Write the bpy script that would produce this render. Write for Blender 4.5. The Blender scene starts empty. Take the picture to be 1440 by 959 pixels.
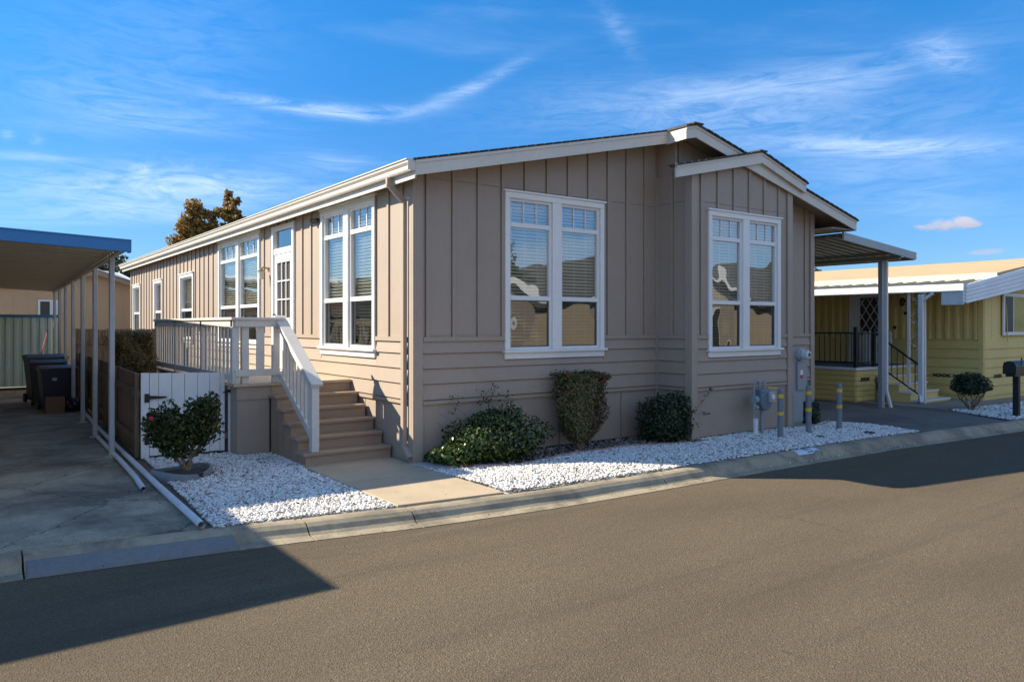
import bpy, math, random
import numpy as np
from mathutils import Vector, Matrix
random.seed(7); RNG=np.random.default_rng(11)
sc=bpy.context.scene; COL=sc.collection
R=math.radians

# ------------------------------------------------------------------ materials
def nt(name):
    m=bpy.data.materials.new(name); m.use_nodes=True
    n=m.node_tree; return m,n,n.nodes['Principled BSDF']
def L(n,a,b): n.links.new(a,b)
def noise(n,scale,detail=4,vec=None,rough=.6,dist=0):
    t=n.nodes.new('ShaderNodeTexNoise'); t.inputs['Scale'].default_value=scale
    t.inputs['Detail'].default_value=detail; t.inputs['Roughness'].default_value=rough
    t.inputs['Distortion'].default_value=dist
    if vec: L(n,vec,t.inputs['Vector'])
    return t
def coords(n,scale=(1,1,1),kind='Object',rot=(0,0,0)):
    tc=n.nodes.new('ShaderNodeTexCoord'); mp=n.nodes.new('ShaderNodeMapping')
    mp.inputs['Scale'].default_value=scale; mp.inputs['Rotation'].default_value=rot
    L(n,tc.outputs[kind],mp.inputs['Vector']); return mp.outputs['Vector']
def ramp(n,fac,stops):
    r=n.nodes.new('ShaderNodeValToRGB'); e=r.color_ramp.elements
    while len(e)<len(stops): e.new(.5)
    for i,(p,c) in enumerate(stops):
        e[i].position=p; e[i].color=(c[0],c[1],c[2],1) if not isinstance(c,(int,float)) else (c,c,c,1)
    L(n,fac,r.inputs['Fac']); return r.outputs['Color']
def mixc(n,fac,a,b,mode='MIX'):
    m=n.nodes.new('ShaderNodeMix'); m.data_type='RGBA'; m.blend_type=mode
    if isinstance(fac,(int,float)): m.inputs[0].default_value=fac
    else: L(n,fac,m.inputs[0])
    for k,v in ((6,a),(7,b)):
        if isinstance(v,tuple): m.inputs[k].default_value=(v[0],v[1],v[2],1)
        else: L(n,v,m.inputs[k])
    return m.outputs[2]
def bump(n,b,h,dist,strength=1.0):
    k=n.nodes.new('ShaderNodeBump'); k.inputs['Distance'].default_value=dist; k.inputs['Strength'].default_value=strength
    L(n,h,k.inputs['Height']); L(n,k.outputs['Normal'],b.inputs['Normal']); return k
def S(c,k): return tuple(min(1,x*k) for x in c)
def paint(name,c,rough=.55,var=.08,grain=(1,1,1),gs=30,bd=.0008,metal=0,dirt=None,dsc=1.3,wear=.0):
    m,n,b=nt(name); v=coords(n,grain); v0=coords(n)
    a=noise(n,gs,5,v); d=noise(n,dsc,6,v0,.65)
    col=ramp(n,a.outputs['Fac'],[(.3,S(c,1-var)),(.7,S(c,1+var))])
    col=mixc(n,ramp(n,d.outputs['Fac'],[(.45,0.),(.75,.5)]),col,dirt or S(c,.82))
    if wear:
        w=noise(n,9,8,v0,.75); col=mixc(n,ramp(n,w.outputs['Fac'],[(.62,0.),(.7,wear)]),col,(.16,.13,.11))
    L(n,col,b.inputs['Base Color']); b.inputs['Roughness'].default_value=rough; b.inputs['Metallic'].default_value=metal
    bump(n,b,a.outputs['Fac'],bd); return m
def plain(name,c,rough=.5,metal=0,spec=.5):
    return paint(name,c,rough,.05,(1,1,1),25,.0003,metal)
M={}
M['taupe']=paint('taupe_siding',(.352,.281,.224),.62,.07,(9,9,.6),9,.0022,dirt=(.30,.24,.19))
M['taupe_trim']=paint('taupe_trim',(.366,.292,.233),.55,.05,(6,6,1),9,.001)
M['step']=paint('step_paint',(.34,.245,.17),.6,.12,(1,8,8),9,.001,dirt=(.25,.18,.13),wear=.35)
M['white']=paint('white_trim',(.76,.75,.73),.45,.03,(1,1,1),20,.0006,dirt=(.66,.64,.60))
M['fascia']=paint('fascia_paint',(.62,.57,.50),.5,.04,(1,1,1),14,.001,dirt=(.50,.45,.38))
M['rail']=paint('rail_paint',(.62,.59,.54),.55,.06,(3,3,3),12,.001,dirt=(.42,.40,.37),wear=.25)
M['gate']=paint('gate_paint',(.74,.73,.71),.55,.05,(6,6,.8),10,.001,dirt=(.56,.57,.6))
M['black']=plain('black_metal',(.018,.018,.02),.4)
M['dark']=plain('dark_gap',(.02,.018,.015),.8)
M['galv']=paint('galvanised_post',(.42,.44,.45),.45,.12,(8,8,1),9,.0006,dirt=(.27,.26,.24),dsc=4,wear=.35,metal=.15)
M['greybox']=paint('meter_grey',(.27,.29,.31),.45,.06,dirt=(.17,.19,.21))
M['bollard']=paint('bollard_grey',(.17,.20,.23),.5,.1,dirt=(.12,.14,.15),wear=.3)
M['yband']=plain('yellow_band',(.70,.46,.03),.5)
M['pvc']=paint('pvc',(.72,.73,.74),.35,.04,dirt=(.5,.49,.46),dsc=6)
M['bluetrim']=paint('blue_fascia',(.03,.19,.44),.4,.06,dirt=(.025,.15,.36))
M['bluesteel']=paint('ramp_plate',(.20,.195,.185),.9,.10,dirt=(.14,.137,.13))
M['yellow']=paint('yellow_siding',(.72,.55,.20),.6,.05,(1,1,1),12,.0008,dirt=(.58,.44,.16))
M['cream']=paint('cream_trim',(.66,.58,.41),.5,.05,dirt=(.62,.55,.40))
M['ywhite']=paint('white_awning',(.74,.74,.72),.45,.04,dirt=(.6,.59,.56))
M['aqua']=paint('aqua_metal',(.50,.66,.62),.45,.07,(6,6,.6),6,.0006,dirt=(.40,.53,.50))
M['tan']=paint('tan_siding',(.50,.33,.20),.65,.06,(12,12,.4),8,.0015,dirt=(.43,.28,.17))
M['panmetal']=paint('carport_pan',(.46,.43,.36),.5,.08,(1,1,1),8,.0006,dirt=(.36,.33,.27))
M['awnmetal']=paint('awning_metal',(.24,.25,.22),.45,.08,dirt=(.17,.17,.14))
M['rooftan']=paint('coated_roof',(.50,.36,.19),.7,.08,dirt=(.40,.28,.15))
M['bin']=plain('bin_plastic',(.028,.032,.045),.42)
M['binlid']=plain('bin_lid',(.05,.055,.065),.45)
M['card']=plain('cardboard',(.22,.115,.06),.8)
M['bag']=plain('black_bag',(.01,.01,.012),.3)
M['red']=plain('red_plastic',(.45,.03,.03),.4)
M['rust']=plain('rusty_iron',(.16,.07,.035),.8)
M['brick']=paint('pink_edging',(.36,.22,.18),.8,.15,(1,1,1),30,.003,dirt=(.25,.16,.13))
M['potgrey']=paint('grey_edging',(.22,.25,.27),.6,.1,dirt=(.15,.17,.18))
M['mulch']=paint('soil',(.07,.052,.04),.95,.4,(1,1,1),45,.02)
M['trunk']=paint('bark',(.17,.12,.085),.9,.3,(8,8,1.5),12,.01)
M['twig']=paint('twig',(.22,.15,.10),.85,.25,(8,8,2),12,.002)
M['doordark']=plain('screen_dark',(.045,.037,.028),.5)
M['interior']=plain('interior_wall',(.30,.28,.25),.8)
M['patch']=plain('kerb_paint',(.62,.68,.76),.7)
M['brass']=plain('lamp_brass',(.30,.24,.14),.35,.6)
M['tandoor']=plain('opposite_wall',(.36,.30,.23),.7)
M['stonewall']=plain('stone_wall',(.30,.25,.2),.8)

def wood_mat():
    m,n,b=nt('weathered_fence'); v=coords(n,(10,10,.7)); a=noise(n,5,6,v,.65)
    L(n,ramp(n,a.outputs['Fac'],[(.3,(.09,.062,.040)),(.7,(.30,.205,.135))]),b.inputs['Base Color'])
    b.inputs['Roughness'].default_value=.85; bump(n,b,a.outputs['Fac'],.003); return m
M['wood']=wood_mat()

def asphalt():
    m,n,b=nt('asphalt'); v=coords(n)
    f=noise(n,150,3,v,.7); g=noise(n,38,4,v,.7); w=noise(n,.5,6,coords(n,(.5,1.3,1)),.62)
    vo=n.nodes.new('ShaderNodeTexVoronoi'); vo.inputs['Scale'].default_value=95; L(n,v,vo.inputs['Vector'])
    c=ramp(n,f.outputs['Fac'],[(.30,(.060,.047,.032)),(.5,(.155,.123,.080)),(.72,(.31,.248,.164))])
    c=mixc(n,ramp(n,g.outputs['Fac'],[(.35,0.),(.7,.5)]),c,(.075,.062,.048))
    c=mixc(n,ramp(n,w.outputs['Fac'],[(.38,0.),(.66,.55)]),c,(.088,.070,.050))
    # oil stain streaks along the lane
    s=noise(n,1.1,5,coords(n,(.15,2.4,1)),.6); c=mixc(n,ramp(n,s.outputs['Fac'],[(.56,0.),(.72,.35)]),c,(.06,.052,.042))
    # hairline cracks and scattered grit
    vc=n.nodes.new('ShaderNodeTexVoronoi'); vc.feature='DISTANCE_TO_EDGE'; vc.inputs['Scale'].default_value=.23
    wv=noise(n,2.2,5,v,.7); vm=n.nodes.new('ShaderNodeVectorMath'); vm.operation='MULTIPLY_ADD'; L(n,wv.outputs['Color'],vm.inputs[0]); vm.inputs[1].default_value=(.55,.55,0); L(n,v,vm.inputs[2]); L(n,vm.outputs[0],vc.inputs['Vector'])
    brk=noise(n,.6,3,v); cf=n.nodes.new('ShaderNodeMath'); cf.operation='MULTIPLY'; L(n,ramp(n,vc.outputs['Distance'],[(.0,.35),(.0018,0.)]),cf.inputs[0]); L(n,ramp(n,brk.outputs['Fac'],[(.50,0.),(.60,1.)]),cf.inputs[1])
    c=mixc(n,cf.outputs[0],c,(.03,.026,.02))
    gr=noise(n,60,2,v,.5); c=mixc(n,ramp(n,gr.outputs['Fac'],[(.70,0.),(.76,.6)]),c,(.42,.35,.25))
    L(n,c,b.inputs['Base Color']); b.inputs['Roughness'].default_value=.92
    b.inputs['Specular IOR Level'].default_value=.08
    ad=n.nodes.new('ShaderNodeMath'); ad.operation='ADD'; L(n,f.outputs['Fac'],ad.inputs[0]); L(n,vo.outputs['Distance'],ad.inputs[1])
    bump(n,b,ad.outputs[0],.0045,.9); return m
M['asphalt']=asphalt()
def concrete(name,c,dark,stain=.5,sc_=1.0,speck=.12,crack=0):
    m,n,b=nt(name); v=coords(n)
    f=noise(n,120,4,v,.7); w=noise(n,.9*sc_,8,v,.68,.4); w2=noise(n,3.1*sc_,7,v,.7)
    col=ramp(n,f.outputs['Fac'],[(.3,S(c,1-speck*1.6)),(.7,S(c,1+speck))])
    col=mixc(n,ramp(n,w.outputs['Fac'],[(.44,0.),(.62,stain)]),col,dark)
    col=mixc(n,ramp(n,w2.outputs['Fac'],[(.5,0.),(.75,stain*.6)]),col,S(dark,.8))
    if crack:
        vc=n.nodes.new('ShaderNodeTexVoronoi'); vc.feature='DISTANCE_TO_EDGE'; vc.inputs['Scale'].default_value=crack
        wv=noise(n,1.6,5,v,.7); vm=n.nodes.new('ShaderNodeVectorMath'); vm.operation='MULTIPLY_ADD'; L(n,wv.outputs['Color'],vm.inputs[0]); vm.inputs[1].default_value=(.7,.7,0); L(n,v,vm.inputs[2]); L(n,vm.outputs[0],vc.inputs['Vector'])
        col=mixc(n,ramp(n,vc.outputs['Distance'],[(.0,.85),(.006,0.)]),col,(.05,.045,.038))
    L(n,col,b.inputs['Base Color']); b.inputs['Roughness'].default_value=.85
    bump(n,b,f.outputs['Fac'],.003,.7); return m
M['driveway']=concrete('driveway_concrete',(.44,.375,.27),(.14,.12,.088),1.0,.75,.40,.36)
M['walk']=concrete('walk_concrete',(.47,.37,.25),(.33,.26,.18),.5,.8,.08)
M['kerb']=concrete('kerb_concrete',(.40,.33,.22),(.17,.145,.105),.8,2.2,.18)
M['drive2']=concrete('side_drive',(.17,.15,.13),(.08,.072,.062),.8,.8,.2)
M['slab']=concrete('porch_slab',(.30,.27,.22),(.18,.16,.13),.5)
M['earth']=concrete('yard_soil',(.16,.13,.09),(.09,.07,.05),.6)
M['stone_base']=paint('gravel_base',(.42,.41,.40),.9,.35,(1,1,1),60,.01)

def island(name,stops,rough=.6,trans=0,spec=.5,extra=None):
    m,n,b=nt(name); g=n.nodes.new('ShaderNodeNewGeometry')
    c=ramp(n,g.outputs['Random Per Island'],stops)
    L(n,c,b.inputs['Base Color']); b.inputs['Roughness'].default_value=rough
    b.inputs['Specular IOR Level'].default_value=spec
    if trans:
        t=n.nodes.new('ShaderNodeBsdfTranslucent'); L(n,c,t.inputs['Color'])
        mx=n.nodes.new('ShaderNodeMixShader'); mx.inputs[0].default_value=trans
        L(n,b.outputs[0],mx.inputs[1]); L(n,t.outputs[0],mx.inputs[2]); L(n,mx.outputs[0],n.nodes['Material Output'].inputs['Surface'])
    return m
M['pebble']=island('white_pebble',[(0,(.10,.07,.045)),(.05,(.25,.19,.14)),(.12,(.50,.46,.42)),(.3,(.64,.62,.58)),(.6,(.75,.73,.69)),(1,(.84,.82,.78))],.7)
M['rocks']=island('grey_rock',[(0,(.07,.06,.055)),(.5,(.17,.15,.13)),(1,(.34,.31,.28))],.8)
M['leaf_gloss']=island('glossy_leaf',[(0,(.018,.034,.009)),(.5,(.040,.075,.016)),(.88,(.085,.13,.025)),(1,(.20,.23,.06))],.26,.18)
M['leaf_dark']=island('dark_leaf',[(0,(.010,.020,.008)),(.6,(.022,.045,.014)),(1,(.05,.08,.022))],.45,.12)
M['leaf_box']=island('clipped_leaf',[(0,(.06,.075,.02)),(.45,(.12,.155,.04)),(.7,(.11,.11,.04)),(.8,(.17,.08,.04)),(1,(.26,.15,.06))],.5,.15)
M['leaf_red']=island('reddish_leaf',[(0,(.05,.055,.018)),(.5,(.09,.08,.028)),(.75,(.17,.08,.04)),(1,(.25,.12,.055))],.5,.15)
M['leaf_pot']=island('pot_leaf',[(0,(.018,.028,.009)),(.6,(.045,.062,.016)),(.92,(.08,.10,.022)),(1,(.22,.13,.03))],.6,.2,.3)
M['leaf_hedge']=island('hedge_leaf',[(0,(.09,.07,.025)),(.5,(.17,.14,.045)),(1,(.30,.19,.07))],.5,.25)
M['leaf_autumn']=island('autumn_leaf',[(0,(.14,.07,.02)),(.3,(.26,.13,.03)),(.6,(.38,.22,.05)),(.8,(.22,.20,.04)),(1,(.48,.33,.09))],.55,.3)
M['leaf_tree']=island('tree_leaf',[(0,(.02,.03,.012)),(.6,(.045,.06,.02)),(1,(.09,.10,.035))],.5,.2)
M['flower']=plain('red_flower',(.5,.02,.06),.5)

def shingles():
    m,n,b=nt('shingles'); v=coords(n)
    br=n.nodes.new('ShaderNodeTexBrick'); br.inputs['Scale'].default_value=3.2; L(n,v,br.inputs['Vector'])
    br.inputs['Color1'].default_value=(.05,.045,.04,1); br.inputs['Color2'].default_value=(.09,.082,.075,1); br.inputs['Mortar'].default_value=(.02,.02,.02,1)
    f=noise(n,80,3,v); c=mixc(n,.4,br.outputs['Color'],ramp(n,f.outputs['Fac'],[(.3,.03),(.7,.13)]))
    L(n,c,b.inputs['Base Color']); b.inputs['Roughness'].default_value=.9; bump(n,b,f.outputs['Fac'],.004); return m
M['shingle']=shingles()
def glass(name,tint,refl,wob=.0018):
    m=bpy.data.materials.new(name); m.use_nodes=True; n=m.node_tree
    for x in list(n.nodes): n.nodes.remove(x)
    o=n.nodes.new('ShaderNodeOutputMaterial'); t=n.nodes.new('ShaderNodeBsdfTransparent'); t.inputs[0].default_value=(*tint,1)
    g=n.nodes.new('ShaderNodeBsdfGlossy'); g.inputs['Roughness'].default_value=.012; g.inputs['Color'].default_value=(.93,.96,1,1)
    lw=n.nodes.new('ShaderNodeLayerWeight'); lw.inputs['Blend'].default_value=.5
    pw=n.nodes.new('ShaderNodeMath'); pw.operation='POWER'; pw.inputs[1].default_value=4.5; L(n,lw.outputs['Facing'],pw.inputs[0])
    a=n.nodes.new('ShaderNodeMath'); a.operation='MULTIPLY_ADD'; a.inputs[1].default_value=1-refl; a.inputs[2].default_value=refl; a.use_clamp=True
    w=noise(n,1.5,1,coords(n)); bp=n.nodes.new('ShaderNodeBump'); bp.inputs['Distance'].default_value=wob*2.2
    L(n,w.outputs['Fac'],bp.inputs['Height']); L(n,bp.outputs['Normal'],g.inputs['Normal'])
    L(n,pw.outputs[0],a.inputs[0]); mx=n.nodes.new('ShaderNodeMixShader'); L(n,a.outputs[0],mx.inputs[0])
    L(n,t.outputs[0],mx.inputs[1]); L(n,g.outputs[0],mx.inputs[2]); L(n,mx.outputs[0],o.inputs[0]); return m
M['glass']=glass('window_glass',(.90,.93,.91),.24,.0030)
M['glass_low']=glass('screened_glass',(.36,.38,.37),.17,.004)
M['blind']=plain('blind_slat',(.88,.90,.80),.5)
M['screen']=plain('insect_screen_frame',(.12,.12,.12),.5)

# ------------------------------------------------------------------ mesh helpers
ORI={}
class MB:
    def __init__(s): s.v=[]; s.f=[]
    def add(s,vs,fs):
        o=len(s.v); s.v+= [tuple(p) for p in vs]; s.f+=[tuple(i+o for i in f) for f in fs]; return s
    def box(s,x0,x1,y0,y1,z0,z1):
        x0,x1=sorted((x0,x1)); y0,y1=sorted((y0,y1)); z0,z1=sorted((z0,z1))
        return s.add([(x0,y0,z0),(x1,y0,z0),(x1,y1,z0),(x0,y1,z0),(x0,y0,z1),(x1,y0,z1),(x1,y1,z1),(x0,y1,z1)],
          [(0,3,2,1),(4,5,6,7),(0,1,5,4),(1,2,6,5),(2,3,7,6),(3,0,4,7)])
    def prism(s,poly,vec):
        n=len(poly); a=[Vector(p) for p in poly]; b=[p+Vector(vec) for p in a]
        nrm=Vector((0,0,0))
        for i in range(n): nrm+=(a[i]-a[0]).cross(a[(i+1)%n]-a[0])
        if nrm.dot(Vector(vec))>0: a,b=b,a; 
        # a faces outward away from extrusion
        if nrm.dot(Vector(vec))>0: base=list(range(n)); 
        else: base=list(range(n-1,-1,-1)); base=list(range(n))
        vs=a+b; fs=[tuple(range(n)),tuple(range(2*n-1,n-1,-1))]
        for i in range(n):
            j=(i+1)%n; fs.append((i,i+n,j+n,j))
        return s.add(vs,fs)
    def beam(s,p,q,w,h,up=(0,0,1)):
        p=Vector(p);q=Vector(q);d=(q-p).normalized(); upv=Vector(up); sx=d.cross(upv)
        if sx.length<1e-4: sx=d.cross(Vector((1,0,0)))
        sx.normalize(); uz=sx.cross(d).normalized(); sx*=w/2; uz*=h/2
        vs=[p-sx-uz,p+sx-uz,p+sx+uz,p-sx+uz,q-sx-uz,q+sx-uz,q+sx+uz,q-sx+uz]
        return s.add(vs,[(0,1,2,3),(7,6,5,4),(0,4,5,1),(1,5,6,2),(2,6,7,3),(3,7,4,0)])
    def tube(s,pts,r,n=10,caps=True):
        pts=[Vector(p) for p in pts]; rs=r if isinstance(r,(list,tuple)) else [r]*len(pts)
        vs=[];fs=[]; prev=None
        for i,p in enumerate(pts):
            d=(pts[min(i+1,len(pts)-1)]-pts[max(i-1,0)])
            d=d.normalized() if d.length>1e-9 else Vector((0,0,1))
            if prev is None:
                a=d.cross(Vector((0,0,1))); 
                if a.length<.05: a=d.cross(Vector((1,0,0)))
            else: a=prev-d*prev.dot(d)
            a.normalize(); prev=a; b=d.cross(a)
            for k in range(n):
                t=2*math.pi*k/n; vs.append(p+(a*math.cos(t)+b*math.sin(t))*rs[i])
        for i in range(len(pts)-1):
            for k in range(n):
                k2=(k+1)%n; fs.append((i*n+k,i*n+k2,(i+1)*n+k2,(i+1)*n+k))
        if caps: fs.append(tuple(range(n-1,-1,-1))); fs.append(tuple((len(pts)-1)*n+k for k in range(n)))
        return s.add(vs,fs)
    def sheet(s,poly,z): return s.add([(p[0],p[1],z) for p in poly],[tuple(range(len(poly)))])
    def xf(s,fn): s.v=[tuple(fn(Vector(p))) for p in s.v]; return s
    def build(s,name,mat,parent=None,origin=None,bev=0,smooth=False):
        o3=Vector(origin) if origin else (ORI[parent.name] if parent else Vector((0,0,0)))
        me=bpy.data.meshes.new(name)
        me.from_pydata([tuple(Vector(p)-o3) for p in s.v],[],s.f); me.update()
        me.materials.append(M[mat] if isinstance(mat,str) else mat)
        if smooth:
            for p in me.polygons: p.use_smooth=True
        o=bpy.data.objects.new(name,me); COL.objects.link(o)
        if parent: o.parent=parent
        else: o.location=o3
        ORI[o.name]=o3
        if bev:
            b=o.modifiers.new('bevel','BEVEL'); b.width=bev; b.segments=2; b.limit_method='ANGLE'; b.angle_limit=R(40)
        return o
def islands(mb):
    par=list(range(len(mb.v)))
    def fd(a):
        while par[a]!=a: par[a]=par[par[a]]; a=par[a]
        return a
    for f in mb.f:
        for i in f[1:]: par[fd(i)]=fd(f[0])
    gr={}
    for f in mb.f: gr.setdefault(fd(f[0]),[]).append(f)
    out=[]
    for fs in gr.values():
        idx=sorted({i for f in fs for i in f}); mp={a:b for b,a in enumerate(idx)}
        q=MB(); q.v=[mb.v[i] for i in idx]; q.f=[tuple(mp[i] for i in f) for f in fs]; out.append(q)
    return out
def each(mb,name,mat,parent,**k): return [q.build(name,mat,parent,**k) for q in islands(mb)]
def npmesh(name,V,F,mat,parent=None,origin=None,smooth=False):
    o3=Vector(origin) if origin else (ORI[parent.name] if parent else Vector((0,0,0)))
    V=np.asarray(V,dtype=np.float32)-np.array(o3,dtype=np.float32); F=np.asarray(F,dtype=np.int32)
    k=F.shape[1]; me=bpy.data.meshes.new(name); me.vertices.add(len(V)); me.vertices.foreach_set('co',V.ravel())
    me.loops.add(F.size); me.loops.foreach_set('vertex_index',F.ravel())
    me.polygons.add(len(F)); me.polygons.foreach_set('loop_start',np.arange(0,F.size,k,dtype=np.int32))
    try: me.polygons.foreach_set('loop_total',np.full(len(F),k,dtype=np.int32))
    except Exception: pass
    if smooth: me.polygons.foreach_set('use_smooth',np.ones(len(F),dtype=bool))
    me.update(calc_edges=True); me.validate()
    me.materials.append(M[mat]); o=bpy.data.objects.new(name,me); COL.objects.link(o)
    if parent: o.parent=parent
    else: o.location=o3
    ORI[o.name]=o3; return o
def tag(o,label=None,cat=None,group=None,kind=None):
    if label: o['label']=label
    if cat: o['category']=cat
    if group: o['group']=group
    if kind: o['kind']=kind
    return o
def thing(name,label,cat,loc,group=None):
    o=bpy.data.objects.new(name,None); COL.objects.link(o); o.location=loc; o.empty_display_size=.2
    ORI[o.name]=Vector(loc); return tag(o,label,cat,group)
def copy_tree(o,parent=None,loc=None,label=None):
    c=o.copy(); COL.objects.link(c); ORI[c.name]=ORI[o.name]
    if parent is not None: c.parent=parent
    if loc is not None: c.location=loc
    if label: c['label']=label
    for ch in list(o.children): copy_tree(ch,c)
    return c
def struct(o): o['kind']='structure'; return o

# ------------------------------------------------------------------ setting
KY=[(-60,-1.6),(-14,-1.6),(-8,-1.62),(-4.3,-1.74),(-2.69,-1.94),(-1.12,-2.22),(.3,-2.37),(2.2,-2.42),(4,-2.43),(6.6,-2.50),(10.4,-2.80),(14,-3.05),(20,-3.3),(80,-3.9)]
def ya(x):
    for i in range(len(KY)-1):
        if KY[i][0]<=x<=KY[i+1][0]:
            t=(x-KY[i][0])/(KY[i+1][0]-KY[i][0]); return KY[i][1]*(1-t)+KY[i+1][1]*t
    return KY[-1][1]
KW=.34
def yk(x): return ya(x)+KW
g=MB(); g.sheet([(-500,-500),(500,-500),(500,500),(-500,500)],-.32)
struct(g.build('ground','earth'))
g=MB(); g.add([(p[0],p[1]+.01,-.242) for p in KY]+[(80,-11.2,-.242),(-60,-9.8,-.242)],[tuple(range(len(KY)+1,-1,-1))] )
struct(g.build('road','asphalt'))
xs=sorted(set([k[0] for k in KY]+[-40,-20,40]))
def lot(poly,z0,z1): return MB().prism([(p[0],p[1],z0) for p in poly],(0,0,z1-z0))
lotp=[(x,yk(x)) for x in [k[0] for k in KY]]+[(80,70),(-60,70)]
struct(lot(lotp,-.30,-.125).build('yard','earth'))
struct(lot([(-60,-10.2),(80,-11.6),(80,-60),(-60,-60)],-.30,-.125).build('yard','earth'))
# rolled kerb, cast in lengths with open joints
def kerb(off_fn,name):
    m=MB(); prof=[(-.0,-.42),(0,-.236),(.12,-.222),(.155,-.20),(.185,-.160),(.225,-.130),(.27,-.118),(KW-.004,-.115),(KW-.004,-.42)]
    joints=[-14,-10.5,-7.3,-4.16,-2.08,-1.13,2.02,5.1,8.2,11.2,14.2,17.5,21,26,32]
    for a,b in zip(joints[:-1],joints[1:]):
        n=max(2,int((b-a)/.4)); X=[a+.007+(b-a-.014)*i/n for i in range(n+1)]
        vs=[]; fs=[]; k=len(prof)
        for x in X:
            for (o,z) in prof: 
                w=.004*math.sin(x*7.3)+.003*math.sin(x*17)
                vs.append((x,ya(x)+o+w*(o>0.1),z+(.003*math.sin(x*5+o*9) if o>.05 else 0)))
        for i in range(len(X)-1):
            for j in range(k-1): fs.append((i*k+j,(i+1)*k+j,(i+1)*k+j+1,i*k+j+1))
        fs.append(tuple(range(k))); fs.append(tuple((len(X)-1)*k+j for j in range(k-1,-1,-1)))
        m.add(vs,fs)
    return struct(m.build(name,'kerb'))
kerb(None,'kerb')
m=MB()
for i in range(8): m.box(-30+i*10,-20.02+i*10,-10.75+.0-i*.05,-10.35-i*.05,-.42,-.12)
struct(m.build('kerb','kerb'))
# left driveway, in cast slabs
dr=[]
m=MB()
def edge_x(y): return -2.90+.038*(y+1.8)
ys=[None,.35,2.6,5.4,8.4,12,16.2]
for i in range(6):
    y0=ys[i]; y1=ys[i+1]-.012
    for (xa,xb) in ((-6.45,-4.42),(-4.40,None)):
        if y0 is None:
            P=[(xa,yk(xa)+.006),(xb if xb else edge_x(-1.6),yk(xb if xb else -2.9)+.006),(xb if xb else edge_x(y1),y1),(xa,y1)]
        else:
            P=[(xa,y0),(xb if xb else edge_x(y0),y0),(xb if xb else edge_x(y1),y1),(xa,y1)]
        m.prism([(p[0],p[1],-.22) for p in P],(0,0,.115))
struct(m.build('driveway','driveway'))
# front walk
m=MB()
for (y0,y1) in ((-.62,.60),(None,-.635)):
    ya0=y0
    if y0 is None: P=[(-1.20,yk(-1.2)+.006),(-.06,yk(-.06)+.006),(-.05,y1),(-1.20,y1)]
    else: P=[(-1.20,y0),(-.05,y0),(-.04,y1),(-1.20,y1)]
    m.prism([(p[0],p[1],-.2) for p in P],(0,0,.105))
struct(m.build('footpath','walk',bev=.006))
# right driveway
m=MB()
P=[(7.95,yk(7.95)+.006),(10.55,yk(10.55)+.006),(11.5,-1.05),(11.5,12),(7.95,12),(7.95,-.6)]
m.prism([(p[0],p[1],-.22) for p in P],(0,0,.112))
struct(m.build('driveway','drive2'))
m=MB()
P=[(11.52,-1.0),(22,-1.25),(22,-.69),(14,-.69),(14,12),(11.52,12)]
m.prism([(p[0],p[1],-.22) for p in P],(0,0,.13))
struct(m.build('footpath','slab'))
# hills far across the road (seen mirrored in the panes)
def hills():
    nx=90; V=[];F=[]
    for i in range(nx):
        a=R(84)+R(140)*i/(nx-1); h=9+7*math.sin(i*.11+1)+4*math.sin(i*.31)+1.5*math.sin(i*.9)
        for (r,zz) in ((215,-.5),(240,h*.55+3),(275,h+6),(330,-.5)):
            V.append((r*math.sin(a),r*math.cos(a),zz))
    for i in range(nx-1):
        for j in range(3): F.append((i*4+j,(i+1)*4+j,(i+1)*4+j+1,i*4+j+1))
    m=MB(); m.add(V,F); return struct(m.build('hills','leaf_tree' if False else 'hill',smooth=True))
M['hill']=paint('hill_scrub',(.09,.10,.045),.95,.3,(1,1,1),.08,.0)
hills()

# ------------------------------------------------------------------ pebbles
def ico():
    t=(1+5**.5)/2
    v=np.array([(-1,t,0),(1,t,0),(-1,-t,0),(1,-t,0),(0,-1,t),(0,1,t),(0,-1,-t),(0,1,-t),(t,0,-1),(t,0,1),(-t,0,-1),(-t,0,1)],float)
    v/=np.linalg.norm(v[0])
    f=np.array([(0,11,5),(0,5,1),(0,1,7),(0,7,10),(0,10,11),(1,5,9),(5,11,4),(11,10,2),(10,7,6),(7,1,8),(3,9,4),(3,4,2),(3,2,6),(3,6,8),(3,8,9),(4,9,5),(2,4,11),(6,2,10),(8,6,7),(9,8,1)])
    return v,f
def inpoly(x,y,P):
    c=np.zeros(len(x),bool); n=len(P)
    for i in range(n):
        x1,y1=P[i]; x2,y2=P[(i+1)%n]
        cond=((y1>y)!=(y2>y)); xi=(x2-x1)*(y-y1)/((y2-y1) if y2!=y1 else 1e-9)+x1
        c^=cond&(x<xi)
    return c
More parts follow.
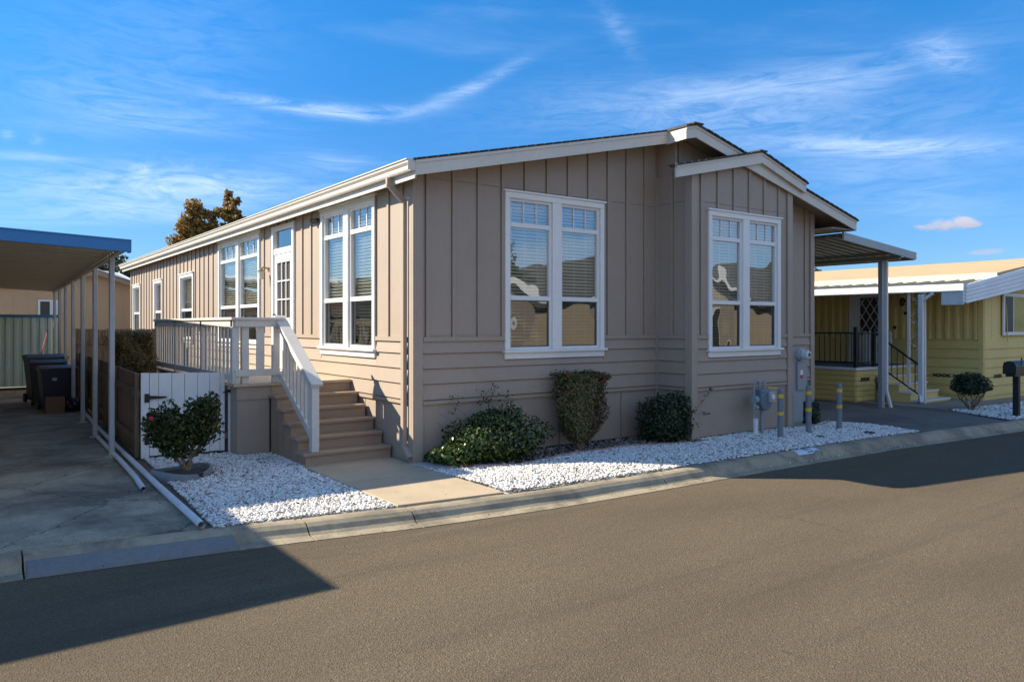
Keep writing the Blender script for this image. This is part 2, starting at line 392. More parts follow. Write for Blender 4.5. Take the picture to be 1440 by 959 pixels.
def pebbles(name,poly,dens,r0,r1,z,mat,label,cat,hfn=None,origin=None):
    P=np.array(poly); x0,y0=P.min(0); x1,y1=P.max(0); N=int((x1-x0)*(y1-y0)*dens)
    x=RNG.uniform(x0,x1,N); y=RNG.uniform(y0,y1,N); k=inpoly(x,y,poly); x=x[k]; y=y[k]; N=len(x)
    bv,bf=ico()
    rad=r0+(r1-r0)*RNG.random(N)**2.0
    V=bv[None]*(1+.22*RNG.standard_normal((N,12,1)).clip(-1.5,1.5))
    V=V*np.stack([RNG.uniform(.9,1.3,N),RNG.uniform(.7,1.0,N),RNG.uniform(.5,.85,N)],1)[:,None]
    a=RNG.uniform(0,6.28,N); b=RNG.normal(0,.5,N)
    X=V[:,:,0]; Y=V[:,:,1]; Z=V[:,:,2]
    Y2=Y*np.cos(b)[:,None]-Z*np.sin(b)[:,None]; Z2=Y*np.sin(b)[:,None]+Z*np.cos(b)[:,None]
    X3=X*np.cos(a)[:,None]-Y2*np.sin(a)[:,None]; Y3=X*np.sin(a)[:,None]+Y2*np.cos(a)[:,None]
    zz=z+RNG.uniform(-.004,.012,N)+(hfn(x,y) if hfn else 0)
    V=np.stack([X3*rad[:,None]+x[:,None],Y3*rad[:,None]+y[:,None],Z2*rad[:,None]+zz[:,None]],2).reshape(-1,3)
    F=(bf[None]+(np.arange(N)*12)[:,None,None]).reshape(-1,3)
    o=npmesh(name,V,F,mat,origin=origin or (float(x.mean()),float(y.mean()),z)); tag(o,label,cat,kind='stuff'); return o
bed1=[(-2.80,-1.62),(-2.2,yk(-2.2)+.02),(-1.22,yk(-1.22)+.02),(-1.22,.55),(-1.16,.62),(-1.16,1.83),(-1.55,1.83),(-1.55,2.18),(-2.62,2.28)]
edge2=[(.02,-.22),(.45,-.62),(.95,-.86),(1.45,-.76),(1.95,-.62),(2.5,-.64),(3.05,-.6),(3.45,-.75),(4.05,-.98),(4.4,-.92)]
bed2=[(-.04,yk(0)+.02),(1.2,yk(1.2)+.01),(2.2,yk(2.2)+.01),(4,yk(4)+.01),(6.6,yk(6.6)+.01),(7.93,yk(7.9)+.01),(7.93,-.62),(7.2,-.84),(6.95,-.5),(6.72,-.5),(6.72,-.72),(4.4,-.72)]+edge2[::-1]+[(-.04,-.3)]
bed3=[(11.45,-1.16),(10.75,yk(10.75)+.02),(14,yk(14)+.02),(18,yk(18)+.02),(18,-1.32),(14,-1.26)]
for nm,b,z in (('gravel_base',bed1,-.119),('gravel_base',bed2,-.119),('gravel_base',bed3,-.112)):
    struct(MB().sheet(b,z).build(nm,'stone_base'))
pebbles('white_gravel',bed1,3900,.007,.020,-.107,'pebble','white gravel bed between the white gate and the front walk','gravel')
pebbles('white_gravel',bed2,3600,.007,.020,-.106,'pebble','long white gravel bed under the front windows and meters','gravel',
        hfn=lambda x,y:.03*np.exp(-((y+1.5)/.5)**2))
pebbles('white_gravel',bed3,900,.016,.034,-.098,'pebble','white gravel bed around the topiary and mailbox','gravel')
# planting bed with grey rocks + edging
pb=[(.02,-.22)]+edge2[1:]+[(4.26,-.72),(4.26,-.01),(.02,-.01)]
struct(MB().sheet(pb,-.117).build('planting_bed','mulch'))
pebbles('grey_rocks',pb,420,.012,.034,-.105,'rocks','dark grey stones in the planting bed under the left front window','stones')
def edging(pts,name,label,r=.028):
    m=MB(); P=[]
    for i in range(len(pts)-1):
        for t in (0,.25,.5,.75): P.append((pts[i][0]*(1-t)+pts[i+1][0]*t,pts[i][1]*(1-t)+pts[i+1][1]*t))
    P.append(pts[-1])
    Q=[(p[0]+.01*math.sin(i*1.7),p[1]+.012*math.sin(i*2.3),-.10+.004*math.sin(i*3.1)) for i,p in enumerate(P)]
    m.tube(Q,r,8); o=m.build(name,'brick',origin=(Q[0][0],Q[0][1],-.12),smooth=True); tag(o,label,'edging'); return o
edging(edge2,'bed_edging','pink concrete edging curving round the planting bed below the left window')
edging([(6.95,-.9),(7.3,-.92),(7.75,-.78),(8.0,-.62)],'bed_edging','short pink edging beside the grey meter cabinet')
struct(MB().sheet([(6.74,-.4),(6.95,-.86),(7.3,-.88),(7.75,-.74),(7.9,-.6),(7.9,-.38)],-.100).build('planting_bed','mulch'))

def litter(name,label,cells,mat,size=.035):
    P=[];Nn=[]
    for (x,y,sx,sy_,k,z) in cells:
        for i in range(k): P.append((x+random.gauss(0,sx),y+random.gauss(0,sy_),z+random.uniform(0,.012))); Nn.append((0,0,1))
    P=np.array(P); c=P.mean(0); n=len(P); nr=np.array(Nn)+RNG.normal(0,.35,(n,3)); nr/=np.linalg.norm(nr,axis=1)[:,None]
    a=np.cross(nr,RNG.normal(0,1,(n,3))); a/=np.linalg.norm(a,axis=1)[:,None]; b=np.cross(nr,a); s_=size*RNG.uniform(.4,1.2,n)[:,None]
    V=np.stack([P-a*s_*.5,P+b*s_*.28,P+a*s_*.5,P-b*s_*.28],1).reshape(-1,3)
    o=npmesh(name,V,np.arange(n*4).reshape(-1,4),mat,origin=(float(c[0]),float(c[1]),-.1)); return tag(o,label,'leaf litter',kind='stuff')
M['litter']=island('dry_leaf',[(0,(.06,.035,.02)),(.5,(.16,.085,.04)),(1,(.30,.19,.09))],.8)
litter('leaf_litter','dry brown leaves scattered on the gravel round the planter ring',[(-2.25,.75,.25,.2,150,-.092),(-2.75,.4,.15,.4,90,-.092),(-2.0,.2,.5,.6,110,-.09),(-1.5,1.2,.3,.4,60,-.09),(-2.7,-.9,.12,.4,70,-.092)],'litter')
litter('leaf_litter','dry leaves lying among the stones of the front planting bed',[(1.0,-.6,.5,.15,160,-.09),(2.4,-.5,.4,.1,120,-.09),(3.7,-.7,.4,.12,90,-.09),(.3,-.4,.15,.15,60,-.09),(2.5,-1.2,1.2,.35,60,-.08)],'litter')
litter('gutter_grit','loose grit and leaf crumbs along the kerb gutter',[(x,ya(x)+.06,.5,.03,26,-.226) for x in np.arange(-5,11,.6)],'litter',.018)

# ------------------------------------------------------------------ brown house
RX,RZ=4.27,4.55          # ridge
SL,SR=.226,.244
XL,XR=-.22,8.62; YB=18.9; XW=7.88
def rz(x): return RZ-(RX-x)*SL if x<RX else RZ-(x-RX)*SR
H=thing('brown_house','large taupe manufactured home with white windows and a low gable roof','house',(4,9,-.12))
class Wall:   # local frame: u along the wall, n outward, z up
    def __init__(s,axis,c,sign): s.a,s.c,s.s=axis,c,sign
    def pt(s,u,n,z): return (u,s.c+s.s*n,z) if s.a=='x' else (s.c+s.s*n,u,z)
    def box(s,m,u0,u1,n0,n1,z0,z1):
        p=s.pt(u0,n0,z0); q=s.pt(u1,n1,z1); m.box(p[0],q[0],p[1],q[1],z0,z1)
FW=Wall('x',0,-1); SW=Wall('y',0,-1); RW=Wall('x',-.36,-1); BW=Wall('x',-.7,-1); BS=Wall('y',RX,-1); BS2=Wall('y',6.70,1)
T=.10; ZT=1.43; ZS=.63; ZG=-.13
def wallpanel(m,W,u0,u1,z0,top,ops,extra=()):
    br=sorted(set([u0,u1]+[u for o in ops for u in o[:2] if u0<u<u1]+[e for e in extra if u0<e<u1]))
    for a,b in zip(br[:-1],br[1:]):
        c=(a+b)/2; cuts=sorted([(o[2],o[3]) for o in ops if o[0]<c<o[1]]); z=z0
        for (p,q) in cuts: W.box(m,a,b,-T,0,z,p); z=q
        ta,tb=top(a),top(b); m.prism([W.pt(a,0,z),W.pt(b,0,z),W.pt(b,0,tb),W.pt(a,0,ta)],Vector(W.pt(0,-T,0))-Vector(W.pt(0,0,0)))
def siding(m,W,u0,u1,top,ops,bat0,sp=.3825,seam=3.43,zl=None):
    # sheets with a real groove beside each batten, lap boards with open reveals below
    def cut(a,b,lo,hi_fn,n0,n1):
        br=sorted(set([a,b]+[u for o in ops for u in o[:2] if a<u<b]))
        for p,q in zip(br[:-1],br[1:]):
            if q-p<.003: continue
            c=(p+q)/2; cuts=sorted([(o[2],o[3]) for o in ops if o[0]<c<o[1]]); z=lo
            for (x,y) in cuts:
                if min(x,hi_fn(c))-z>.01: W.box(m,p,q,n0,n1,z,min(x,hi_fn(c)))
                z=max(z,y)
            ta,tb=hi_fn(p),hi_fn(q)
            if min(ta,tb)-z>.01: m.prism([W.pt(p,n0,z),W.pt(q,n0,z),W.pt(q,n0,tb),W.pt(p,n0,ta)],Vector(W.pt(0,n1,0))-Vector(W.pt(0,n0,0)))
    bats=[]; u=bat0
    while u<u1-.03:
        if u>u0+.03: bats.append(u)
        u+=sp
    e=[u0]+bats+[u1]
    for k in range(len(e)-1):
        a=e[k]+(.024 if k else 0); b=e[k+1]-(.036 if k<len(e)-2 else 0)
        if seam:
            cut(a,b,ZT+.02,lambda x: min(seam-.003,top(x)-.002),.0005,.012)
            if min(top(a),top(b))>seam+.05: cut(a,b,seam+.003,lambda x: top(x)-.002,.0005,.012)
        else: cut(a,b,ZT+.02,lambda x: top(x)-.002,.0005,.012)
    for u in bats: cut(u-.024,u+.024,ZT+.02,lambda x: top(x)-.002,.0005,.034)
    cut(u0,u1,ZT-.035,lambda x: ZT+.0195,.0005,.036)
    tops=[ZT-.036,1.235,1.045,.855,.66]
    for t,bm in zip(tops[:-1],tops[1:]):
        br=sorted(set([u0,u1]+[x for o in ops for x in o[:2] if u0<x<u1]))
        for a,b in zip(br[:-1],br[1:]):
            c=(a+b)/2; tt,bb=t,bm
            for o in ops:
                if o[0]<c<o[1]:
                    if o[2]<=bm: tt=bb
                    else: tt=min(tt,o[2])
            if tt-bb>.02:
                d=Vector(W.pt(b,0,0))-Vector(W.pt(a,0,0))
                m.prism([W.pt(a,0.0005,tt),W.pt(a,.010,tt),W.pt(a,.032,bb+.012),W.pt(a,0.0005,bb+.012)],d)
    cut(u0,u1,.612,lambda x:.654,.0005,.034)
# openings (u0,u1,z0,z1)
WA=(1.342,3.125,1.145,3.40); WBAY=(4.615,6.41,1.11,3.355)
WB1=(1.03,2.92,1.16,3.36); WB2=(5.85,8.60,1.16,3.36); DR=(4.06,5.16,.83,3.33)
WB3=(10.75,12.10,1.16,2.86); WB4=(14.15,15.2,1.16,2.86); WB5=(17.25,18.4,1.16,2.86)
def op(w,door=False): return (w[0]+.06,w[1]-.06,w[2]+(.15 if not door else 0),w[3]-.07)
fops=[op(WA)]; sops=[op(w) for w in (WB1,WB2,WB3,WB4,WB5)]+[op(DR,True)]; bops=[op(WBAY)]
tz=lambda x: rz(x)-.075
m=MB()
wallpanel(m,FW,0,RX,ZG,tz,fops); 
m2=MB(); wallpanel(m2,SW,T+.001,YB,ZG,lambda u:tz(0)-.0,sops); 
m.build('wall','taupe',H); m2.build('wall','taupe',H)
m=MB(); wallpanel(m,RW,RX+.001,XW,ZG,tz,[],()); m.build('wall','taupe',H)
BR=5.75; BZ=4.336; BSL=.225; BSR=.298
def bz(x): return BZ-(BR-x)*BSL if x<BR else BZ-(x-BR)*BSR
m=MB(); wallpanel(m,BW,RX,6.70,ZG,lambda x:bz(x)-.07,bops,(BR,)); m.build('wall','taupe',H)
m=MB()
BS.box(m,-.6,-.001,-.1,0,ZG,bz(RX)-.09)                 # bay flank
m.prism([(RX,-.36,bz(RX)-.09),(RX,0,bz(RX)-.09),(RX,0,tz(RX)),(RX,-.36,tz(RX))],(.0995,0,0))
m.box(6.6,6.70,-.6,-.36,ZG,bz(6.7)-.08)
m.box(XW-.1,XW,-.26,YB,ZG,tz(XW)); m.build('wall','taupe',H)
m=MB(); m.box(T,XW-.1,YB-.1,YB,ZG,3.3); m.prism([(0,YB,3.3),(XW,YB,3.3),(XW,YB,tz(XW)),(RX,YB,tz(RX)),(0,YB,tz(0))],(0,-.1,0)); m.build('wall','taupe',H)
# siding
m=MB(); siding(m,FW,.105,RX-.05,tz,[WA],.17); m.build('siding','taupe',H)
m=MB(); siding(m,SW,.10,YB-.1,lambda u:tz(0)-.0,[WB1,WB2,WB3,WB4,WB5,(DR[0],DR[1],.60,3.33)],.285,seam=None); m.build('siding','taupe',H)
m=MB(); siding(m,BW,RX+.10,6.60,lambda x:bz(x)-.075,[WBAY],4.38+.09,sp=.383,seam=3.45); m.build('siding','taupe',H)
m=MB(); siding(m,BS,-.61,-.02,lambda u:bz(RX)-.09,[],-.33,sp=.6,seam=3.45); m.build('siding','taupe',H)
m=MB(); siding(m,RW,6.72,XW-.09,tz,[],7.28,sp=.38); m.build('siding','taupe',H)
m=MB()   # corner boards
m.box(-.044,.095,-.044,-.0005,ZG,tz(.09)-.005); m.box(-.044,-.0005,0,.09,ZG,tz(0)-.005)
m.box(RX-.044,RX+.085,-.744,-.7005,ZG,bz(RX)-.1); m.box(RX-.044,RX-.0005,-.7,-.61,ZG,bz(RX)-.1)
m.box(6.61,6.744,-.744,-.7005,ZG,bz(6.73)-.09); m.box(6.7005,6.73,-.7,-.39,ZG,bz(6.73)-.09)
m.box(XW-.085,XW+.03,-.404,-.3605,ZG,tz(XW)-.0); m.box(XW+.0005,XW+.03,-.36,-.27,ZG,tz(XW)-.01)
m.box(RX-.045,RX-.0305,-.03,-.0008,ZG,tz(RX)-.12); m.box(RX-.03,RX-.0008,-.045,-.0008,ZG,bz(RX)-.12)
m.box(RX-.0,RX+.05,-.385,-.3605,bz(RX)+.02,tz(RX)-.01)
m.box(-.03,-.0005,YB-.09,YB,ZG,tz(0)-.005)
each(m,'corner_board','taupe_trim',H,bev=.003)
m=MB()   # dark weather strip at foot + skirt joints
for u in (1.1,2.3,3.5): FW.box(m,u-.004,u+.004,0.0004,.003,ZG,.61)
for u in (1.4,2.6,3.8): SW.box(m,u-.004,u+.004,0.0004,.003,ZG,.61)
FW.box(m,.0,RX,0.0004,.006,ZG,-.085); BW.box(m,RX,6.7,0.0004,.006,ZG,-.085)
each(m,'skirt_joint','dark',H)
m=MB(); m.box(T,XW-.1,T,YB-.1,.55,.6); m.build('floor','interior',H)
m=MB(); m.box(T+2.4,T+2.45,.4,YB-.2,.6,3.4); m.box(.3,RX,2.55,2.6,.6,3.4) ; m.box(RX,XW-.2,2.2,2.25,.6,3.4); each(m,'partition','interior',H)

# roof
def slab(m,x0,x1,y0,y1,zf,t0,t1):  # between zf-t1 and zf-t0
    m.prism([(x0,y0,zf(x0)-t0),(x1,y0,zf(x1)-t0),(x1,y0,zf(x1)-t1),(x0,y0,zf(x0)-t1)],(0,y1-y0,0))
m=MB()
slab(m,XL-.03,4.05,-.43,YB+.3,rz,-.02,.008); slab(m,4.03,RX,-.82,YB+.3,rz,-.024,.006); slab(m,RX,XR+.03,-.82,YB+.3,rz,-.02,.008)
rf=m.build('roof','shingle',H)
m=MB()  # shingle tabs showing ragged edge on rakes
for i in range(60):
    x=XL+i*.147
    if x+.1>XR: break
    y=-.45 if x<4.03 else -.84
    if abs(x+.05-RX)>.12: m.prism([(x,y,rz(x)+.012+.005),(x+.12,y,rz(x+.12)+.012),(x+.12,y,rz(x+.12)+.002),(x,y,rz(x)+.002)],(0,.3,0))
m.box(RX-.10,RX+.10,-.85,YB,RZ+.0,RZ+.022)
m.build('shingle_cap','shingle',rf)
m=MB(); slab(m,XL,4.05,-.40,YB+.28,rz,.010,.07); slab(m,4.052,RX,-.76,YB+.28,rz,.010,.07); slab(m,RX,XR-.02,-.76,YB+.28,rz,.010,.07)
m.build('soffit','taupe_trim',H)
def rake(m,x0,x1,y,zf,d0,d1,t=.03):
    m.prism([(x0,y,zf(x0)-d0),(x1,y,zf(x1)-d0),(x1,y,zf(x1)-d1),(x0,y,zf(x0)-d1)],(0,t,0))
m=MB(); rake(m,XL,4.05,-.43,rz,.010,.185); rake(m,XL,4.05,-.442,rz,.010,.045,.012)
m.build('rake_board','fascia',H)
m=MB(); rake(m,4.05,RX,-.79,rz,.010,.185); rake(m,RX,XR,-.79,rz,.010,.185); rake(m,4.05,RX,-.802,rz,.010,.045,.012); rake(m,RX,XR,-.802,rz,.010,.045,.012)
m.prism([(4.05,-.76,rz(4.05)-.010),(4.05,-.40,rz(4.05)-.010),(4.05,-.40,rz(4.05)-.20),(4.05,-.76,rz(4.05)-.185)],(.03,0,0))
m.build('rake_board','fascia',H)
m=MB(); m.box(XR-.03,XR,-.76,YB+.28,rz(XR)-.185,rz(XR)-.012); m.box(XW+.03,XR-.03,-.74,YB+.2,rz(XR)-.18,rz(XR)-.165); m.build('eave_board','taupe_trim',H)
m=MB(); m.box(XL,XL+.025,-.40,YB+.28,rz(XL)-.215,rz(XL)-.012); m.build('eave_board','fascia',H)
# gutter (K profile swept along the eave)
m=MB(); gz=rz(XL)-.012
prof=[(0,gz-.12),(-.055,gz-.12),(-.068,gz-.10),(-.072,gz-.06),(-.098,gz-.03),(-.105,gz),(-.118,gz+.002),(-.118,gz+.014),(-.095,gz+.012),(-.09,gz-.02),(-.062,gz-.055),(-.055,gz-.105),(0,gz-.105)]
k=len(prof); V=[];F=[]
for y in (-.42,YB+.28): V+=[(XL+a,y,z) for a,z in prof]
for j in range(k): F.append((j,(j+1)%k,k+(j+1)%k,k+j))
F.append(tuple(range(k))); m.add(V,F); m.box(XL-.1,XL,-.425,-.42,gz-.115,gz+.008); g=m.build('gutter','fascia',H)
m=MB()
def rect_tube(m,pts,w,h):
    for a,b in zip(pts[:-1],pts[1:]): m.beam(a,b,w,h,(0,.01,1) if abs(a[2]-b[2])<.01 else (1,0,0))
DP=[(XL-.05,.16,gz-.12),(XL-.05,.16,gz-.22),(-.075,.14,gz-.42),(-.075,.14,.06)]
m.beam(DP[0],DP[1],.07,.05,(0,1,0)); m.beam((XL-.05,.16,gz-.20),(-.075,.14,gz-.40),.07,.05,(0,1,0)); m.beam((-.075,.14,gz-.385),(-.075,.14,.08),.055,.075,(0,1,0)); m.beam((-.075,.14,.10),(-.07,-.02,-.03),.075,.055,(0,1,0))
m.build('downspout','taupe_trim',H,bev=.006)
# bay roof
m=MB(); slab(m,3.74,BR,-.88,-.79,bz,-.02,.008); slab(m,RX-.1,BR,-.79,-.37,bz,-.02,.008); slab(m,BR,7.0,-.88,-.37,bz,-.02,.008)
for i in range(21):
    x=3.75+i*.153
    if abs(x+.06-BR)>.12: m.prism([(x,-.9,bz(x)+.017),(x+.12,-.9,bz(x+.12)+.012),(x+.12,-.9,bz(x+.12)+.0),(x,-.9,bz(x)+.0)],(0,.2,0))
m.box(BR-.09,BR+.09,-.9,-.37,BZ,BZ+.022)
m.build('roof','shingle',H)
m=MB(); rake(m,3.77,BR,-.85,bz,.010,.18); rake(m,BR,6.965,-.85,bz,.010,.165); rake(m,3.77,BR,-.862,bz,.010,.045,.012); rake(m,BR,6.965,-.862,bz,.010,.045,.012)
m.box(6.937,6.965,-.82,-.40,bz(6.95)-.165,bz(6.95)-.012); m.build('rake_board','fascia',H)
m=MB(); slab(m,RX-.02,BR,-.82,-.37,bz,.010,.07); slab(m,BR,6.935,-.82,-.37,bz,.010,.07); m.build('soffit','taupe_trim',H)

# windows
def window(W,o,cols,tiers,parent=H,muntin_top=2,blinds=True,capx=.03,dark_low=True):
    u0,u1,z0,z1=o; fr=MB()
    cw=.075; W.box(fr,u0,u0+cw,0.0008,.048,z0+.10,z1-.10); W.box(fr,u1-cw,u1,0.0008,.048,z0+.10,z1-.10)
    W.box(fr,u0,u1,0.0008,.050,z1-.10,z1-.02)
    W.box(fr,u0-capx,u1+capx,0.0008,.072,z1-.02,z1+.005)
    W.box(fr,u0,u1,0.0008,.045,z0,z0+.085)                # apron
    gap=.16 if cols==2 else 0; wz0=z0+.12; wz1=z1-.10
    cwid=((u1-cw)-(u0+cw)-gap)/cols
    if cols==2: W.box(fr,u0+cw+cwid,u1-cw-cwid,-.02,.046,wz0,wz1)
    f=fr.build('frame','white',parent,bev=.004)
    s=MB(); W.box(s,u0-capx,u1+capx,0.0008,.085,z0+.085,z0+.12); s.build('sill','white',f,bev=.004)
    for c in range(cols):
        sash=MB(); scn=MB()
        a=u0+cw+c*(cwid+gap); b=a+cwid; st=.035
        W.box(sash,a,a+st,-.045,.012,wz0,wz1); W.box(sash,b-st,b,-.045,.012,wz0,wz1)
        W.box(sash,a+st,b-st,-.045,.012,wz1-st,wz1); W.box(sash,a+st,b-st,-.045,.012,wz0,wz0+st)
        edges=[wz0+st]
        for i,t in enumerate(tiers):
            h=.06; W.box(sash,a+st,b-st,-.045,.014,t-h/2,t+h/2); edges+=[t-h/2,t+h/2]
        edges.append(wz1-st)
        sash.build('sash','white',f,bev=.003)
        for i in range(0,len(edges),2):
            lo,hi=edges[i],edges[i+1]
            p=[W.pt(a+st,-.018,lo),W.pt(b-st,-.018,lo),W.pt(b-st,-.018,hi),W.pt(a+st,-.018,hi)]
            gl=MB(); gl.add(p,[(0,1,2,3)]); gl.build('pane','glass' if i else 'glass_low',f)
            if i==0 and dark_low:
                for (p0,p1,q0,q1) in ((a+st,a+st+.015,lo,hi),(b-st-.015,b-st,lo,hi),(a+st+.015,b-st-.015,lo,lo+.015),(a+st+.015,b-st-.015,hi-.012,hi)): W.box(scn,p0,p1,-.012,-.004,q0,q1)
                scn.build('screen_frame','screen',f)
            if i==len(edges)-2 and muntin_top:
                for k in range(muntin_top):
                    x=a+st+(b-a-2*st)*(k+1)/(muntin_top+1); mu=MB(); W.box(mu,x-.007,x+.007,-.016,-.006,lo,hi); mu.build('muntin','white',f)
        if blinds:
            bl=MB(); z=wz1-st-.03
            while z>wz0+st+.01:
                th=(.42 if W.a=='y' else .30)+random.uniform(-.05,.05); cc=math.cos(th)*.024; ss=math.sin(th)*.024
                bl.prism([W.pt(a+.02,-.10-cc,z-ss),W.pt(a+.02,-.10+cc,z+ss),W.pt(a+.02,-.10+cc,z+ss+.003),W.pt(a+.02,-.10-cc,z-ss+.003)],Vector(W.pt(b-.02,0,0))-Vector(W.pt(a+.02,0,0)))
                z-=.046
            for k in (.2,.5,.8):
                x=a+(b-a)*k; W.box(bl,x-.003,x+.003,-.1235,-.122,wz0,wz1)
            bl.build('blind','blind',f)
    return f
window(FW,WA,2,(1.965,2.948)); window(BW,WBAY,2,(1.945,2.92))
window(SW,WB1,2,(1.965,2.92)); window(SW,WB2,2,(1.965,2.92))
for w in (WB3,WB4,WB5): window(SW,w,1,(1.965,),muntin_top=0)
# door
d0,d1=DR[0],DR[1]
m=MB(); SW.box(m,d0,d0+.09,0.0008,.05,.80,3.33); SW.box(m,d1-.09,d1,0.0008,.05,.80,3.33); SW.box(m,d0+.09,d1-.09,-.03,.035,2.83,2.93); SW.box(m,d0+.09,d1-.09,0.0008,.035,3.24,3.33)
SW.box(m,d0+.09,d0+.12,-.03,.01,2.93,3.24); SW.box(m,d1-.12,d1-.09,-.03,.01,2.93,3.24)
df=m.build('door_frame','white',H,bev=.004)
m=MB(); m.add([SW.pt(d0+.12,-.01,2.93),SW.pt(d1-.12,-.01,2.93),SW.pt(d1-.12,-.01,3.24),SW.pt(d0+.12,-.01,3.24)],[(0,1,2,3)]); m.build('pane','glass',df)
m=MB(); a,b=d0+.095,d1-.095
SW.box(m,a,a+.13,-.02,.022,.84,2.825); SW.box(m,b-.13,b,-.02,.022,.84,2.825); SW.box(m,a+.13,b-.13,-.02,.022,.84,1.72); SW.box(m,a+.13,b-.13,-.02,.022,2.68,2.825)
W3=(b-a-.26)
for k in (1,2):
    x=a+.13+W3*k/3; SW.box(m,x-.011,x+.011,-.005,.018,1.72,2.68)
    z=1.72+.96*k/3; SW.box(m,a+.13,b-.13,-.006,.016,z-.011,z+.011)
dd=m.build('door','white',H,bev=.003)
m=MB(); SW.box(m,a+.12,b-.12,-.02,-.01,1.70,2.70); m.build('pane','doordark',dd)
m=MB(); m.tube([SW.pt(b-.06,.02,1.78),SW.pt(b-.06,.07,1.78),SW.pt(b-.13,.075,1.78)],.012,8); m.build('handle','black',dd)
m=MB(); 
for z in (1.1,1.75,2.5): SW.box(m,a-.012,a+.006,.0351,.042,z,z+.09)
each(m,'hinge','black',dd)
# wall lamp beside the door
m=MB(); m.tube([SW.pt(5.40,.0,2.60),SW.pt(5.40,.10,2.64),SW.pt(5.40,.15,2.60)],.015,8); m.tube([SW.pt(5.40,.0,2.60),SW.pt(5.40,.02,2.60)],.05,12)
m.tube([SW.pt(5.40,.15,2.61),SW.pt(5.40,.15,2.56)],[.02,.07],10); wl=m.build('wall_lamp','brass',H)
m=MB(); m.tube([SW.pt(5.40,.15,2.565),SW.pt(5.40,.15,2.42)],[.055,.045],8); m.build('lamp_shade',plain('frosted_shade',(.55,.52,.42),.3),wl)
m=MB(); 
for k in (-1,0,1): m.tube([(-.06,3.05+k*.09,3.22),(-.10,3.05+k*.09,3.20)],[.03,.045],8)
m.beam((-.05,2.92,3.22),(-.05,3.18,3.22),.03,.03); m.build('flood_lamp','black',H)

# ------------------------------------------------------------------ deck & stairs
D=thing('entry_deck','raised grey painted entry deck with brown stairs on the taupe house side','deck',(-.8,3,-.1))
m=MB()
i=0; y=1.80
while y<6.56:
    m.box(-1.66,-.032,y,min(y+.135,6.58),.795,.832); y+=.14
m.build('deck_board','walk' if False else 'deckb',D) if 'deckb' in M else None
M['deckb']=paint('deck_boards',(.50,.40,.27),.6,.08,(1,8,8),8,.001,dirt=(.40,.32,.22))
m.build('deck_board','deckb',D,bev=.003)
m=MB(); m.box(-1.60,-1.18,1.85,1.88,-.12,.62); m.box(-1.61,-.05,1.835,1.87,.62,.793); m.box(-1.60,-1.57,1.88,6.5,-.12,.793); m.box(-1.6,-.035,6.47,6.5,-.12,.793)
m.build('skirt','taupe',D)
st=MB(); sk=MB()
for i in range(5):
    z=-.1+.155*(i+1); y=.575+.252*i
    st.box(-1.20,-.033,y-.025,y+.262,z-.04,z)
    sk.box(-1.165,-.036,y,y+.02,z-.155+(.0),z-.041)
sk.box(-1.165,-.036,1.835-.012,1.8345,.62,.79)
for i in range(5):
    z=-.1+.155*(i+1); y=.575+.252*i
    sk.box(-1.165,-1.135,y+.021,y+.252 if i<4 else 1.834,-.12,z-.041)
st.build('tread','step',D,bev=.008); sk.build('riser','step',D)
# side + front railing
rg=MB(); X=-1.63
rg.box(X-.07,X+.07,1.76,6.62,1.665,1.70); rg.box(X+.07,-1.0,1.76,1.90,1.665,1.70)
rail=rg.build('handrail_cap','rail',D,bev=.004)
m=MB(); m.box(X-.045,X-.015,1.80,6.60,1.575,1.664); m.box(X-.015,-1.03,1.785,1.815,1.575,1.664); m.box(X+.015,X+.045,1.92,6.60,1.575,1.664)
m.box(X-.04,X-.012,1.80,6.60,.87,.955); m.box(X-.012,-1.06,1.79,1.82,.93,1.02); m.build('rail_board','rail',D,bev=.003)
for (px_,py_) in ((X,1.86),(X,3.40),(X,5.05),(X,6.54),(-1.09,1.87),(-1.50,1.87)):
    m=MB(); w=.045
    m.box(px_-w,px_+w,py_-w,py_+w,.833,1.663); m.build('post','rail',D,bev=.004)
bal=[]
for (a,b) in ((1.91,3.35),(3.45,5.0),(5.10,6.49)):
    n=8
    for i in range(n):
        y=a+(b-a)*(i+.5)/n; bal.append(y)
for y in bal:
    m=MB(); m.box(X-.011,X+.011,y-.030,y+.030,.90,1.66); m.build('baluster','rail',D)
m=MB(); m.box(-1.36,-1.255,1.821,1.842,.95,1.66); m.build('baluster','rail',D)
# stair rail
def sy(y): return .90+(y-.57)*(1.69-.90)/(1.83-.57)
xs_=-1.03
m=MB(); m.beam((xs_,1.90,sy(1.90)-.018),(xs_,.55,sy(.55)-.018),.15,.034,(0,0,1)); m.build('stair_cap','rail',D,bev=.004)
m=MB(); 
for dx in (-.035,.035): m.beam((xs_+dx,1.84,sy(1.84)-.085),(xs_+dx,.62,sy(.62)-.085),.022,.085)
m.beam((xs_-.01,1.84,.945),(xs_-.01,.66,.22),.045,.09); m.build('stair_rail_board','rail',D,bev=.003)
m=MB(); m.box(xs_-.047,xs_+.047,.60,.694,.056,sy(.65)-.04); m.build('newel_post','rail',D,bev=.005)
for i in range(8):
    y=.80+i*.13; zb=.22+(y-.66)*(.945-.22)/(1.84-.66)
    m=MB(); m.box(xs_-.018,xs_+.018,y-.018,y+.018,zb,sy(y)-.06); m.build('baluster','rail',D)

